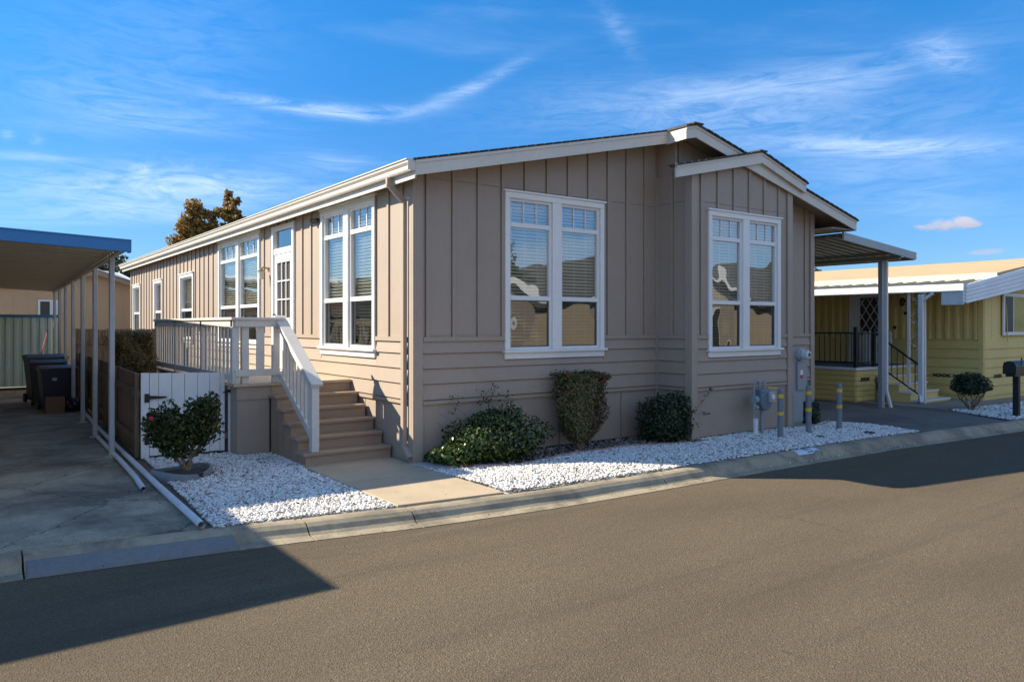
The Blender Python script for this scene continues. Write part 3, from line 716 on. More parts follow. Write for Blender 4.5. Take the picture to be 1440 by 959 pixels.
# ------------------------------------------------------------------ gate
G=thing('white_gate','white vertical plank gate with black strap hinges beside the deck','gate',(-2.1,2.26,-.1))
gv=Vector((1.13,-.13,0)); g0=Vector((-2.665,2.33,0))
def gp(t,n,z): 
    d=gv.normalized(); nn=Vector((d.y,-d.x,0)); p=g0+d*t+nn*n; return (p.x,p.y,z)
def gbox(m,t0,t1,n0,n1,z0,z1): m.prism([gp(t0,n0,z0),gp(t1,n0,z0),gp(t1,n1,z0),gp(t0,n1,z0)],(0,0,z1-z0))
gl_=gv.length
m=MB(); gbox(m,0,.095,0,.04,-.1,.99); gbox(m,gl_-.085,gl_,0,.04,-.1,.98); m.build('gate_post','gate',G,bev=.004)
m=MB(); t=.102; ws=[.105,.155,.155,.155,.15,.13,.06]; 
for i,w in enumerate(ws):
    t1=min(t+w,gl_-.092); gbox(m,t,t1-.005,.005,.03,-.07+.004*(i%2),.985-.003*i); t=t1
m.build('plank','gate',G,bev=.002)
m=MB(); gbox(m,.09,gl_-.08,-.03,.004,.72,.80); gbox(m,.09,gl_-.08,-.03,.004,.08,.16); m.build('crosspiece','wood',G)
for z in (.665,.13):
    m=MB(); gbox(m,.04,.10,.041,.052,z-.05,z+.06); m.prism([gp(.10,.045,z-.012),gp(.10,.045,z+.035),gp(.30,.045,z+.018),gp(.30,.045,z+.0)],Vector(gp(0,.008,0))-Vector(gp(0,0,0))); m.build('hinge','black',G)
m=MB(); gbox(m,gl_-.11,gl_-.04,.041,.052,.70,.74); m.tube([gp(gl_-.07,.05,.72),gp(gl_-.07,.07,.72),gp(gl_-.16,.07,.705)],.008,6); m.build('latch','black',G)

# ------------------------------------------------------------------ fences
ROT=.038
def boards_along(m,p0,p1,z0,z1,w=.14,gap=.006,th=.018,jit=.015):
    p0=Vector((*p0,0)); p1=Vector((*p1,0)); d=(p1-p0); Ln=d.length; d.normalize(); t=0; i=0
    while t<Ln:
        a=p0+d*t; b=p0+d*min(t+w-gap,Ln); h=z1+random.uniform(-jit,jit)
        a2=Vector((a.x,a.y,(z0+h)/2)); b2=Vector((b.x,b.y,(z0+h)/2)); m.beam(a2,b2,th,h-z0); t+=w; i+=1
F1=thing('wooden_fence','low weathered board fence running back from the white gate','fence',(-2.6,6,-.1))
m=MB(); boards_along(m,(-2.64,2.42),(-2.30,11.6),-.1,.96); m.build('board','wood',F1)
m=MB(); 
for z in (.72,.12): m.beam((-2.675,2.42,z),(-2.335,11.6,z),.035,.085)
m.build('fence_rail','wood',F1)
for i in range(5):
    y=2.45+i*2.25; x=-2.655+(y-2.42)*.037; m=MB(); m.box(x-.06,x-.02,y-.04,y+.04,-.1,.98); m.build('fence_post','wood',F1)
F2=thing('wooden_fence','taller rear board fence between the carport and the taupe house','fence',(-1.2,11.9,-.1))
m=MB(); boards_along(m,(-2.4,11.9),(-.06,11.9),-.1,1.50); m.build('board','wood',F2)
m=MB(); m.beam((-2.4,11.86,1.2),(-.06,11.86,1.2),.035,.085); m.build('fence_rail','wood',F2)
# ------------------------------------------------------------------ foliage helpers
def leaves(name,P,N,size,mat,parent,jit=.4,aspect=.5):
    P=np.asarray(P); n=len(P); N=np.asarray(N)
    nr=N+RNG.normal(0,jit,(n,3)); nr/=np.linalg.norm(nr,axis=1)[:,None]+1e-9
    a=np.cross(nr,RNG.normal(0,1,(n,3))); a/=np.linalg.norm(a,axis=1)[:,None]+1e-9; b=np.cross(nr,a)
    s=size*RNG.uniform(.6,1.3,n)[:,None]; w=s*aspect
    V=np.stack([P-a*s*.5,P+b*w*.5+nr*s*.08,P+a*s*.5,P-b*w*.5+nr*s*.08],1).reshape(-1,3)
    F=np.arange(n*4).reshape(-1,4)
    return npmesh(name,V,F,mat,parent)
def blob(n,c,r,inner=.55,lump=.12,power=1.0,seed=0,squash=None,clampz=None):
    rng=np.random.default_rng(seed); d=rng.normal(0,1,(n,3)); d/=np.linalg.norm(d,axis=1)[:,None]
    k=rng.normal(0,1,(7,3))*2.6; ph=rng.uniform(0,6,7)
    l=sum(np.sin(d@k[i]+ph[i]) for i in range(7))/7*2
    rr=(inner+(1-inner)*rng.random(n)**.6)*(1+lump*l)
    if squash: # superellipsoid boxiness
        q=squash; nn=(np.abs(d)**q).sum(1)**(1/q); d2=d/nn[:,None]
    else: d2=d
    P=np.array(c)+d2*rr[:,None]*np.array(r); N=d/np.array(r); N/=np.linalg.norm(N,axis=1)[:,None]
    return P,N
def stems(m,base,tips,r=.012,wob=.03,n=5):
    for t in tips:
        p=Vector(base)+Vector((random.uniform(-.04,.04),random.uniform(-.04,.04),0)); q=Vector(t); pts=[]
        for i in range(n+1):
            s=i/n; pts.append(p.lerp(q,s)+Vector((random.uniform(-wob,wob),random.uniform(-wob,wob),0))*math.sin(s*3.1))
        m.tube(pts,[r*(1-.6*i/n) for i in range(n+1)],5)
def core(m,c,r,seed=0):  # twiggy interior
    rnd=random.Random(seed)
    for i in range(26):
        d=Vector((rnd.gauss(0,1),rnd.gauss(0,1),rnd.gauss(.3,1))).normalized()
        m.tube([(c[0],c[1],c[2]-r[2]*.6),(c[0]+d.x*r[0]*.5,c[1]+d.y*r[1]*.5,c[2]+d.z*r[2]*.3),(c[0]+d.x*r[0]*.95,c[1]+d.y*r[1]*.95,c[2]+d.z*r[2]*.95)],[.012,.006,.002],4)
# 1 sprawling shrub
B=thing('shrub','sprawling glossy green shrub with loose shoots at the house corner','shrub',(.9,-.45,-.11))
P1,N1=blob(5200,(.93,-.40,.15),(.69,.34,.30),.45,.32,seed=1); P2,N2=blob(1700,(.42,-.42,.02),(.42,.30,.17),.4,.22,seed=2); P3,N3=blob(1500,(1.02,-.36,.40),(.36,.26,.17),.4,.3,seed=3)
P4,N4=blob(700,(.25,-.18,-.02),(.2,.15,.13),.4,.3,seed=4)
P=np.concatenate([P1,P2,P3,P4]); N=np.concatenate([N1,N2,N3,N4]); k=(P[:,2]>-.1)&(P[:,1]<-.02); leaves('foliage',P[k],N[k],.055,'leaf_gloss',B,.6,.5)
m=MB(); stems(m,(.95,-.4,-.1),[(.95+random.uniform(-.75,.7),-.4+random.uniform(-.2,.3),random.uniform(.3,.72)) for _ in range(16)],.008,.06)
stems(m,(.7,-.35,.1),[(.52,-.06,.72),(.30,-.08,.50),(1.1,-.1,.85),(.95,-.12,.80),(1.3,-.2,.72)],.005,.08); m.build('stem','twig',B)
tl=[]
for (x,y,z) in ((.52,-.08,.70),(1.1,-.12,.83),(.95,-.14,.78),(1.3,-.2,.70),(1.0,-.3,.66),(1.2,-.25,.62)):
    for i in range(22): tl.append((x+random.gauss(0,.06),min(-.03,y+random.gauss(0,.05)),z-random.random()*.22))
leaves('foliage',tl,[(0,0,1)]*len(tl),.05,'leaf_gloss',B,1.0)
# 2 vase shaped clipped shrub
B=thing('shrub','tall vase shaped clipped shrub under the left front window','shrub',(2.36,-.33,-.11))
n=9000; rng=np.random.default_rng(5); zt=rng.random(n)**.8; th=rng.uniform(0,6.283,n)
prof=np.interp(zt,[0,.08,.2,.35,.6,1],[.12,.19,.26,.315,.335,.33]); rr=prof*(.55+.45*rng.random(n)**.45)*(1+.10*np.sin(th*3+zt*9)+.06*np.sin(th*7-zt*14))
top=zt>.93; 
sq=(np.abs(np.cos(th))**3.2+np.abs(np.sin(th))**3.2)**(-1/3.2)
x=2.38+rr*np.cos(th)*sq*1.02+.03*zt+rng.normal(0,.018,n); y=-.36+rr*np.sin(th)*sq*.82; z=-.0+zt*.92+.02*np.sin(x*19)*zt
nt_=4; N=np.stack([np.cos(th),np.sin(th),np.where(top,1.5,.2)],1)
xr=rng.uniform(-.34,.34,2200); yr=rng.uniform(-.27,.27,2200)
P=np.concatenate([np.stack([x,y,z],1),np.stack([2.39+xr,-.36+yr,.90+rng.normal(0,.022,2200)+.02*np.sin(xr*15)],1)]); N=np.concatenate([N,np.tile([0,0,1.],(2200,1))])
side=P[:,0]>2.40+rng.normal(0,.07,len(P)); 
leaves('foliage',P[~side],N[~side],.042,'leaf_box',B,.6); leaves('foliage',P[side],N[side],.042,'leaf_red',B,.6)
m=MB(); stems(m,(2.36,-.36,-.11),[(2.36+random.uniform(-.28,.28),-.36+random.uniform(-.2,.2),random.uniform(.5,.9)) for _ in range(18)],.016,.03); m.build('stem','twig',B)
tl=[(2.10+random.gauss(0,.03),-.4+random.gauss(0,.03),.95+random.gauss(0,.03)) for _ in range(25)]+[(2.56+random.gauss(0,.03),-.4,.94+random.gauss(0,.03)) for _ in range(25)]; leaves('foliage',tl,[(0,0,1)]*50,.045,'leaf_box',B,1.)
# 3 dark round shrub
B=thing('shrub','dark dense round shrub at the corner of the bay','shrub',(3.86,-.52,-.11))
P,N=blob(7500,(3.92,-.52,.20),(.37,.31,.36),.45,.2,seed=6,squash=3.4); k=(P[:,2]>-.1)&((P[:,0]<4.22)|(P[:,1]<-.75)); leaves('foliage',P[k]+RNG.normal(0,.022,(k.sum(),3)),N[k],.05,'leaf_dark',B,.9)
m=MB(); stems(m,(3.86,-.5,-.11),[(3.86+random.uniform(-.3,.3),-.5+random.uniform(-.2,.2),random.uniform(.2,.5)) for _ in range(14)],.012); stems(m,(4.1,-.75,.2),[(4.5,-.82,.60),(4.42,-.8,.12),(4.62,-.84,.66)],.004,.03); m.build('stem','twig',B)
tl=[(4.2+.4*t+random.gauss(0,.012),-.8+random.gauss(0,.01),.32+.34*t*(1 if i%2 else -.2)+random.gauss(0,.015)) for i in range(40) for t in [random.random()]]; leaves('foliage',tl,[(0,-1,.3)]*40,.045,'leaf_dark',B,.8)
# 4 small dark plant behind cabinet
B=thing('shrub','small dark bushy plant behind the grey meter cabinet','shrub',(7.38,-.62,-.11))
P,N=blob(1900,(7.36,-.60,.08),(.30,.18,.22),.3,.25,seed=7); k=(P[:,2]>-.1)&(P[:,1]<-.4); leaves('foliage',P[k],N[k],.06,'leaf_dark',B,.7)
m=MB(); stems(m,(7.36,-.6,-.11),[(7.36+random.uniform(-.25,.25),-.6+random.uniform(-.1,.1),random.uniform(.15,.42)) for _ in range(12)],.006); m.build('stem','twig',B)
# pot shrub (camellia) in broken ring
PR=thing('planter_ring','low broken grey plastic planter ring on the white gravel','planter',(-2.50,.84,-.12))
m=MB(); V=[];F=[]; n=48
for i in range(n+1):
    t=2*math.pi*i/n; 
    if i==n: continue
    rr=.315+.01*math.sin(3*t); hh=.10+.02*math.sin(2*t+1)-(.045 if abs(((t-5.1)+math.pi)%(2*math.pi)-math.pi)<.12 else 0)
    for (r_,z_) in ((rr,-.125),(rr+.005,-.12+hh),(rr-.022,-.12+hh),(rr-.022,-.125)): V.append((-2.50+r_*math.cos(t),.84+r_*math.sin(t),z_))
for i in range(n):
    j=(i+1)%n
    if i==39: continue
    for k in range(4): F.append((i*4+k,j*4+k,j*4+(k+1)%4,i*4+(k+1)%4))
m.add(V,F); m.build('ring','potgrey',PR,smooth=False)
m=MB(); V=[(-2.50,.84,-.02)]+[(-2.50+.28*math.cos(6.283*i/24),.84+.28*math.sin(6.283*i/24),-.07) for i in range(24)]; m.add(V,[(0,1+i,1+(i+1)%24) for i in range(24)]); m.build('soil','mulch',PR)
B=thing('shrub','dark leafy camellia bush growing from the grey planter ring before the gate','shrub',(-2.46,.86,-.05))
Ps=[];Ns=[]
for (c,r,n_,s_) in (((-2.64,.88,.43),(.24,.22,.27),1700,8),((-2.32,.80,.48),(.24,.22,.28),1700,9),((-2.24,.78,.64),(.15,.15,.15),800,10),((-2.5,.86,.36),(.26,.22,.27),1200,11),((-2.80,.9,.52),(.12,.11,.15),350,12)):
    p,q=blob(n_,c,r,.25,.35,seed=s_); Ps.append(p);Ns.append(q)
leaves('foliage',np.concatenate(Ps),np.concatenate(Ns),.055,'leaf_pot',B,.8,.55)
m=MB(); stems(m,(-2.46,.84,-.05),[(-2.75,.9,.4),(-2.66,.85,.45),(-2.55,.9,.5),(-2.48,.8,.5),(-2.4,.85,.5),(-2.32,.8,.55),(-2.22,.78,.55),(-2.6,.8,.3),(-2.35,.9,.35),(-2.85,.9,.5),(-2.15,.75,.6)],.014,.04,6); m.build('stem','twig',B)
m=MB(); m.tube([(-2.84,.76,.58),(-2.84,.74,.59)],[.026,.012],7); m.build('blossom','flower',B)
# hedge
B=thing('hedge','boxy brownish hedge above the wooden fence left of the deck','hedge',(-2.1,6.1,-.11))
n=20000; rng=np.random.default_rng(20); u=rng.random((n,3)); face=rng.integers(0,4,n)
X0,X1,Y0,Y1,Z0,Z1=-2.36,-1.86,5.8,7.0,.0,1.40
x=X0+(X1-X0)*u[:,0]; y=Y0+(Y1-Y0)*u[:,1]; z=Z0+(Z1-Z0)*u[:,2]; dd_=np.abs(rng.normal(0,.07,n))-.02
N=np.zeros((n,3))
for f,(ax,val,s) in enumerate(((0,X0,-1),(0,X1,1),(1,Y0,-1),(2,Z1,1))):
    k=face==f; arr=[x,y,z][ax]; arr[k]=val-s*dd_[k]+.05*np.sin([y,x,x][ax][k]*6+z[k]*5)+.03*np.sin([y,x,y][ax][k]*17+z[k]*9); N[k,ax]=s
leaves('foliage',np.stack([x,y,z],1),N,.05,'leaf_hedge',B,.6)
m=MB(); 
for i in range(6): m.tube([(-2.1,5.9+i*.18,-.11),(-2.1+random.uniform(-.2,.2),5.9+i*.18,.6),(-2.1+random.uniform(-.2,.2),5.9+i*.18,1.3)],[.03,.02,.008],6)
m.build('stem','twig',B)
# topiary
B=thing('topiary','flat topped multi stem topiary on the right gravel bed','shrub',(11.8,-1.36,-.1))
P,N=blob(3600,(11.8,-1.36,.38),(.45,.40,.20),.3,.28,seed=30); P2,N2=blob(1500,(11.8,-1.36,.52),(.28,.28,.12),.3,.2,seed=31)
leaves('foliage',np.concatenate([P,P2]),np.concatenate([N,N2]),.05,'leaf_dark',B,.8)
m=MB(); stems(m,(11.8,-1.36,-.1),[(11.8+.34*math.cos(a),-1.36+.3*math.sin(a),.32) for a in (0,.9,1.9,2.8,3.7,4.6,5.5)],.02,.04,6); m.build('stem','twig',B)
# trees
def tree(name,label,x,y,h,cw,ch,lobes,mat,n,leaf,trunk_r=.14,seed=1,group=None):
    rnd=random.Random(seed); t=thing(name,label,'tree',(x,y,-.12),group)
    m=MB(); m.tube([(x,y,-.12),(x+.05,y,h*.3),(x-.03,y,h*.6),(x+.02,y,h*.9)],[trunk_r,trunk_r*.75,trunk_r*.45,.02],9)
    Ps=[];Ns=[]
    for i,(dx,dy,dz,rx_,ry_,rz_) in enumerate(lobes):
        c=(x+dx,y+dy,dz); m.tube([(x,y,h*.3),(x+dx*.5,y+dy*.5,(h*.3+dz)/2+.2),(c[0],c[1],dz+rz_*.5)],[trunk_r*.5,trunk_r*.3,.015],6)
        # leaf clumps spread through the lobe
        ncl=60
        for k in range(ncl):
            d=Vector((rnd.gauss(0,1),rnd.gauss(0,1),rnd.gauss(0,1))).normalized(); q=rnd.random()**.5
            cc=(c[0]+d.x*rx_*q,c[1]+d.y*ry_*q,c[2]+d.z*rz_*q); r_=rnd.uniform(.22,.42)*min(rx_,rz_)
            p,nn=blob(max(8,int(n/len(lobes)/ncl)),cc,(r_,r_,r_*.8),.2,.3,seed=seed*1000+i*50+k); Ps.append(p); Ns.append(nn)
            if k%3==0: m.tube([(c[0],c[1],c[2]-rz_*.2),cc],[.03,.008],4)
    m.build('trunk','trunk',t); leaves('crown',np.concatenate(Ps),np.concatenate(Ns),leaf,mat,t,.8,.7); return t
tree('autumn_tree','russet autumn tree with two crowns above the roof','',0,0,0,0,0,0,0) if False else None
tree('autumn_tree','russet autumn tree with twin upright crowns rising behind the long roof',6.3,33.2,8.6,0,0,
     [(-.75,0,6.6,.95,.9,1.9),(-1.05,0,5.4,1.1,1,1.6),(.85,0,6.9,.75,.8,1.75),(1.0,0,5.2,.9,.9,1.5),(0,0,4.6,1.2,1.1,1.3),(2.0,0,5.9,.35,.4,.5)],'leaf_autumn',60000,.16,.16,3)
tree('evergreen_tree','small dark tree top seen between the carport and the long eave',1.2,31,4.9,0,0,[(0,0,4.1,1.1,1,.75),(1.0,0,3.8,.8,.8,.6),(-1.0,0,3.9,.7,.8,.6)],'leaf_tree',5000,.15,.12,4)
tree('evergreen_tree','dark green tree showing under the right hand awning',26.3,11.6,4.3,0,0,[(0,0,3.35,.9,.9,.85),(-1.3,.6,3.3,1.0,1.0,.9),(-2.4,1.2,3.2,.9,1.0,.9)],'leaf_tree',14000,.15,.14,5)
tree('street_tree','leafy green tree across the road out of frame',16,-22.5,6,0,0,[(0,0,4.4,1.8,1.6,1.5),(1.2,.5,3.6,1.2,1.2,1.1)],'leaf_tree',4000,.22,.16,6)

# ------------------------------------------------------------------ carport (left)
CP=thing('carport','long flat metal carport with blue fascia and slim posts over the left driveway','carport',(-4.6,8,-.1))
cosr,sinr=math.cos(ROT),math.sin(ROT)
def cpx(p): # local: x from right edge, y along; pivot at (-2.95,1.45)
    return Vector((-2.95+p.x*cosr+p.y*sinr,1.45-p.x*sinr+p.y*cosr,p.z))
def cz(x): return 2.585+(-x)*.045     # roof top height, falls to the right edge
m=MB()
m.prism([(-3.5,0.02,cz(-3.5)-.02),(-.02,0.02,cz(0)-.02),(-.02,0.02,cz(0)-.035),(-3.5,0.02,cz(-3.5)-.035)],(0,14.6,0)); m.xf(cpx); m.build('roof_sheet','panmetal',CP)
m=MB()
for i in range(48):
    y=.12+i*.30; m.prism([(-3.48,y,cz(-3.48)-.036),(-.05,y,cz(0)-.036),(-.05,y,cz(0)-.085),(-3.48,y,cz(-3.48)-.085)],(0,.035,0))
    m.prism([(-3.48,y+.035,cz(-3.48)-.078),(-.05,y+.035,cz(0)-.078),(-.05,y+.035,cz(0)-.085),(-3.48,y+.035,cz(-3.48)-.085)],(0,.055,0))
m.xf(cpx); m.build('roof_rib','panmetal',CP)
m=MB(); m.prism([(-3.5,-.01,cz(-3.5)),(.03,-.01,cz(0)),(.03,-.01,cz(0)-.145),(-3.5,-.01,cz(-3.5)-.125)],(0,.03,0))
m.prism([(-3.5,-.018,cz(-3.5)+.002),(.03,-.018,cz(0)+.002),(.03,-.018,cz(0)-.016),(-3.5,-.018,cz(-3.5)-.016)],(0,.008,0))
m.box(0.0,.03,.02,.12,cz(0)-.145,cz(0)); m.xf(cpx); m.build('fascia','bluetrim',CP,bev=.004)
m=MB(); m.box(.0,.03,.121,14.6,cz(0)-.10,cz(0)-.0); m.box(-.06,-.0005,.12,14.6,cz(0)-.115,cz(0)-.086); m.xf(cpx); m.build('side_beam','panmetal',CP)
for i in range(7):
    y=1.27+i*2.09; m=MB()
    m.box(-.06,-.005,y-.03,y+.03,-.11,cz(0)-.116)
    m.box(-.068,.003,y+.031,y+.038,-.11,cz(0)-.117)
    m.xf(cpx); ps=m.build('post','galv',CP,bev=.006)
    m=MB(); m.box(-.11,.03,y-.07,y+.07,-.104,-.095); m.xf(cpx); m.build('base_plate','galv',ps)
# neighbour's home, left of the frame (its eave casts the shade over the driveway)
def simple_house(label,x0,x1,y0,y1,h,wallm,ridge_axis,rise,facefront,over=.3,base=-.12,win=()):
    t=thing('neighbour_house',label,'house',((x0+x1)/2,(y0+y1)/2,base)); m=MB()
    if ridge_axis=='y':
        xm=(x0+x1)/2; m.prism([(x0,y0,base),(x1,y0,base),(x1,y0,h),(xm,y0,h+rise),(x0,y0,h)],(0,y1-y0,0))
    else:
        ym=(y0+y1)/2; m.prism([(x0,y0,base),(x0,y1,base),(x0,y1,h),(x0,ym,h+rise),(x0,y0,h)],(x1-x0,0,0))
    m.build('wall',wallm,t); m=MB(); f=MB(); o=over
    if ridge_axis=='y':
        xm=(x0+x1)/2; s=rise/((x1-x0)/2)
        for (a,b) in ((x0-o,xm),(xm,x1+o)):
            za=h+rise-abs(xm-a)*s+.03; zb=h+rise-abs(xm-b)*s+.03
            m.prism([(a,y0-o,za),(b,y0-o,zb),(b,y0-o,zb+.07),(a,y0-o,za+.07)],(0,y1-y0+2*o,0))
            for yy in (y0-o-.03,y1+o): f.prism([(a,yy,za-.12),(b,yy,zb-.12),(b,yy,zb+.075),(a,yy,za+.075)],(0,.03,0))
    else:
        ym=(y0+y1)/2; s=rise/((y1-y0)/2)
        for (a,b) in ((y0-o,ym),(ym,y1+o)):
            za=h+rise-abs(ym-a)*s+.03; zb=h+rise-abs(ym-b)*s+.03
            m.prism([(x0-o,a,za),(x0-o,b,zb),(x0-o,b,zb+.07),(x0-o,a,za+.07)],(x1-x0+2*o,0,0))
            for xx in (x0-o-.03,x1+o): f.prism([(xx,a,za-.12),(xx,b,zb-.12),(xx,b,zb+.075),(xx,a,za+.075)],(.03,0,0))
    m.build('roof','shingle',t); f.build('fascia','white',t)
    for (a,b,z0,z1,side) in win:
        q=MB(); gq=MB(); yy={'f':y1,'b':y0}[side]; s=1 if side=='f' else -1
        q.box(a-.08,b+.08,yy+s*.0,yy+s*.04,z0-.08,z1+.08); w=q.build('window','white',t); gq.box(a,b,yy+s*.041,yy+s*.045,z0,z1); gq.build('pane','doordark',w)
    return t
simple_house('pale neighbouring home left of the carport, outside the frame',-13.5,-6.64,.20,17,3.04,'cream','y',.10,'b',.29)
# opposite side of the road (only seen mirrored in the front windows)
for lab,a,b,wm,rs,ax in (('tan gabled home across the road with white fascia',17,24.5,'tandoor',1.9,'y'),('sand coloured gabled home across the road with a wide garage',28,37,'tandoor',2.1,'y'),('grey stone fronted home directly across the road',5,13.5,'stonewall',1.5,'y'),('long cream home across the road at the far left',-14,0,'cream',1.3,'x')):
    simple_house(lab,a,b,-28,-15.5,2.9,wm,ax,rs,'f',.45,win=((a+.8,a+2.2,1.0,2.2,'f'),(b-3.0,b-.8,.05,2.2,'f'),((a+b)/2-.5,(a+b)/2+.4,.0,2.1,'f')))
# ------------------------------------------------------------------ rear left: shed wall, tan house
m=MB()
def corrugate(m,fn,u0,u1,z0,z1,per,amp,flat=.5):
    n=int((u1-u0)/per); V=[];F=[]
    for i in range(n):
        a=u0+i*per
        for (t,nn) in ((0,0),(.12,amp),(.12+flat*.7,amp),(.24+flat*.7,0)): 
            u=a+t*per; V.append(fn(u,nn,z0)); V.append(fn(u,nn,z1))
    V.append(fn(u0+n*per,0,z0)); V.append(fn(u0+n*per,0,z1))
    for i in range(len(V)//2-1): F.append((2*i,2*i+2,2*i+3,2*i+1))
    m.add(V,F)
SH=thing('metal_fence','pale green corrugated metal wall at the end of the driveway','fence',(-4.3,15.6,-.1))
corrugate(m,lambda u,n,z:(u,15.62-n,z),-6.4,-2.36,-.02,1.80,.19,.03); m.box(-6.4,-2.36,15.64,15.70,-.02,1.8); m.build('panel','aqua',SH)
m=MB(); m.box(-6.42,-2.30,15.56,15.72,1.80,1.875); m.build('cap_rail','bluetrim',SH)
m=MB(); m.box(-6.4,-2.36,15.58,15.70,-.12,-.05); m.build('base_rail','black',SH)
TH=thing('tan_house','tan vertical sided house standing behind the carport','house',(-3,25,-.12))
m=MB(); m.prism([(-11,21,-.12),(.42,21,-.12),(.42,21,2.92),(-.7,21,3.32),(-2.2,21,3.18),(-3.5,21,2.9),(-11,21,2.9)],(0,8,0)); m.build('wall','tan',TH)
m=MB()
for i in range(28):
    u=.1-i*.4; m.box(u-.012,u+.012,20.992,20.9995,-.1,2.75)
m.build('siding','tan',TH)
m=MB(); m.prism([(.55,20.7,2.98),(-.7,20.7,3.42),(-2.2,20.7,3.26),(-3.6,20.7,2.95),(-3.6,20.7,2.80),(-2.2,20.7,3.11),(-.7,20.7,3.27),(.55,20.7,2.84)],(0,.06,0)); m.build('fascia','step',TH)
m=MB(); m.prism([(.6,20.68,3.0),(-.7,20.68,3.44),(-2.2,20.68,3.28),(-3.6,20.68,2.97),(-11,20.68,2.95),(-11,25,3.65),(-3.6,25,3.67),(-2.2,25,3.72),(-.7,25,3.75),(.6,25,3.6)],(0,0,.04)); m.build('roof','ywhite',TH)
m=MB(); m.box(-2.42,-1.78,20.93,20.99,1.70,2.42); w=m.build('window','white',TH); m=MB(); m.box(-2.36,-2.09,20.92,20.929,1.75,2.37); m.build('pane','doordark',w); m=MB(); m.box(-2.06,-1.84,20.92,20.929,1.75,2.37); m.build('pane',plain('pane_curtain',(.55,.65,.75),.3),w)
# bins and clutter
def wheelie(name,label,x,y,h,w,d,rz=0,grp='wheelie bins under the carport'):
    t=thing(name,label,'bin',(x,y,-.1),grp); c,s=math.cos(rz),math.sin(rz)
    def fx_(p): return Vector((x+p.x*c-p.y*s,y+p.x*s+p.y*c,p.z-.1))
    m=MB(); V=[(-w*.40,-d*.38,.05),(w*.40,-d*.38,.05),(w*.40,d*.40,.05),(-w*.40,d*.40,.05),(-w*.5,-d*.5,h*.9),(w*.5,-d*.5,h*.9),(w*.5,d*.5,h*.9),(-w*.5,d*.5,h*.9)]
    m.add(V,[(0,3,2,1),(4,5,6,7),(0,1,5,4),(1,2,6,5),(2,3,7,6),(3,0,4,7)]); m.box(-w*.52,w*.52,-d*.52,d*.52,h*.86,h*.91); m.xf(fx_); m.build('body','bin',t,bev=.015)
    m=MB(); m.prism([(-w*.54,-d*.56,h*.915),(-w*.54,d*.5,h*.915),(-w*.54,d*.5,h*.97),(-w*.54,0,h*1.0),(-w*.54,-d*.56,h*.95)],(w*1.08,0,0)); m.xf(fx_); m.build('lid','binlid',t,bev=.012)
    m=MB(); m.tube([(-w*.4,d*.60,h*.93),(w*.4,d*.60,h*.93)],.015,8); m.xf(fx_); m.build('handle','bin',t)
    for sx in (-1,1):
        m=MB(); m.tube([(sx*w*.42,d*.42,.10),(sx*w*.50,d*.42,.10)],.10,14); m.xf(fx_); m.build('wheel','black',t)
    return t
b1=wheelie('wheelie_bin','dark blue grey wheelie bin nearest the driveway posts with a small white sticker',-2.94,9.5,.90,.60,.58,.06)
m=MB(); m.box(-3.04,-2.96,9.172,9.180,.50,.56); m.build('sticker',plain('sticker_grey',(.3,.32,.36),.5),b1)
wheelie('wheelie_bin','black wheelie bin standing half hidden in the middle of the three',-3.00,10.4,.98,.62,.60,-.08)
wheelie('wheelie_bin','black wheelie bin at the back with the tallest lid, nearest the green metal wall',-2.98,11.4,1.06,.72,.64,.12)
m=MB(); m.box(-3.17,-2.86,8.80,9.06,-.1,.20); m.box(-3.18,-2.99,8.78,8.795,.12,.205); bx=m.build('cardboard_box','card',origin=(-3.0,8.93,-.1)); bx.rotation_euler=(0,0,0); tag(bx,'brown cardboard box on the driveway before the bins','box')
m=MB(); P,N=blob(10,(0,0,0),(1,1,1)); 
import bmesh
bm=bmesh.new(); bmesh.ops.create_icosphere(bm,subdivisions=3,radius=1)
for v in bm.verts:
    d=v.co.copy(); k=1+.10*math.sin(d.x*7+d.z*5)+.08*math.sin(d.y*11); v.co=Vector((-2.70+d.x*.17*k,8.95+d.y*.16*k,max(-.098,.03+d.z*.15*k)))
me=bpy.data.meshes.new('rubbish_bag'); bm.to_mesh(me); bm.free(); me.materials.append(M['bag']); o=bpy.data.objects.new('rubbish_bag',me); COL.objects.link(o); tag(o,'small black rubbish bag beside the cardboard box','bag')
m=MB(); m.tube([(-3.05,13.6,.2),(-2.62,15.2,1.45)],.014,8); o=m.build('broom','red',origin=(-3.05,13.6,-.1)); tag(o,'red handled broom leaning against the green metal wall','broom')
m=MB(); m.box(-3.2,-2.9,13.5,13.6,-.1,.2); m.build('bristles','dark',o)
# pvc pipes
def pipe(label,pts,r,ro,mat='pvc'):
    m=MB(); n=12; m.tube(pts,r,n,caps=False); m.tube(pts,r*.82,n,caps=False); o=m.build('drain_pipe',mat,origin=(pts[0][0],pts[0][1],-.1),smooth=True)
    return tag(o,label,'pipe')
pipe('long white plastic pipe along the driveway edge ending at the kerb',[(-2.90,-1.62,-.072),(-2.86,.4,-.070),(-2.80,2.6,-.065),(-2.72,5.2,-.065),(-2.58,8.6,-.065)],.032,0)
pipe('shorter crooked white plastic pipe lying on the driveway next to the long one',[(-3.02,.18,-.070),(-2.99,.62,-.072),(-2.97,.9,-.070),(-2.93,2.1,-.066),(-2.86,4.6,-.066)],.028,0)
m=MB(); m.box(-2.92,-2.84,.10,.16,-.104,-.085); m.box(-2.86,-2.79,.30,.34,-.104,-.09); m.box(-2.98,-2.95,-.05,-.02,-.104,-.09)
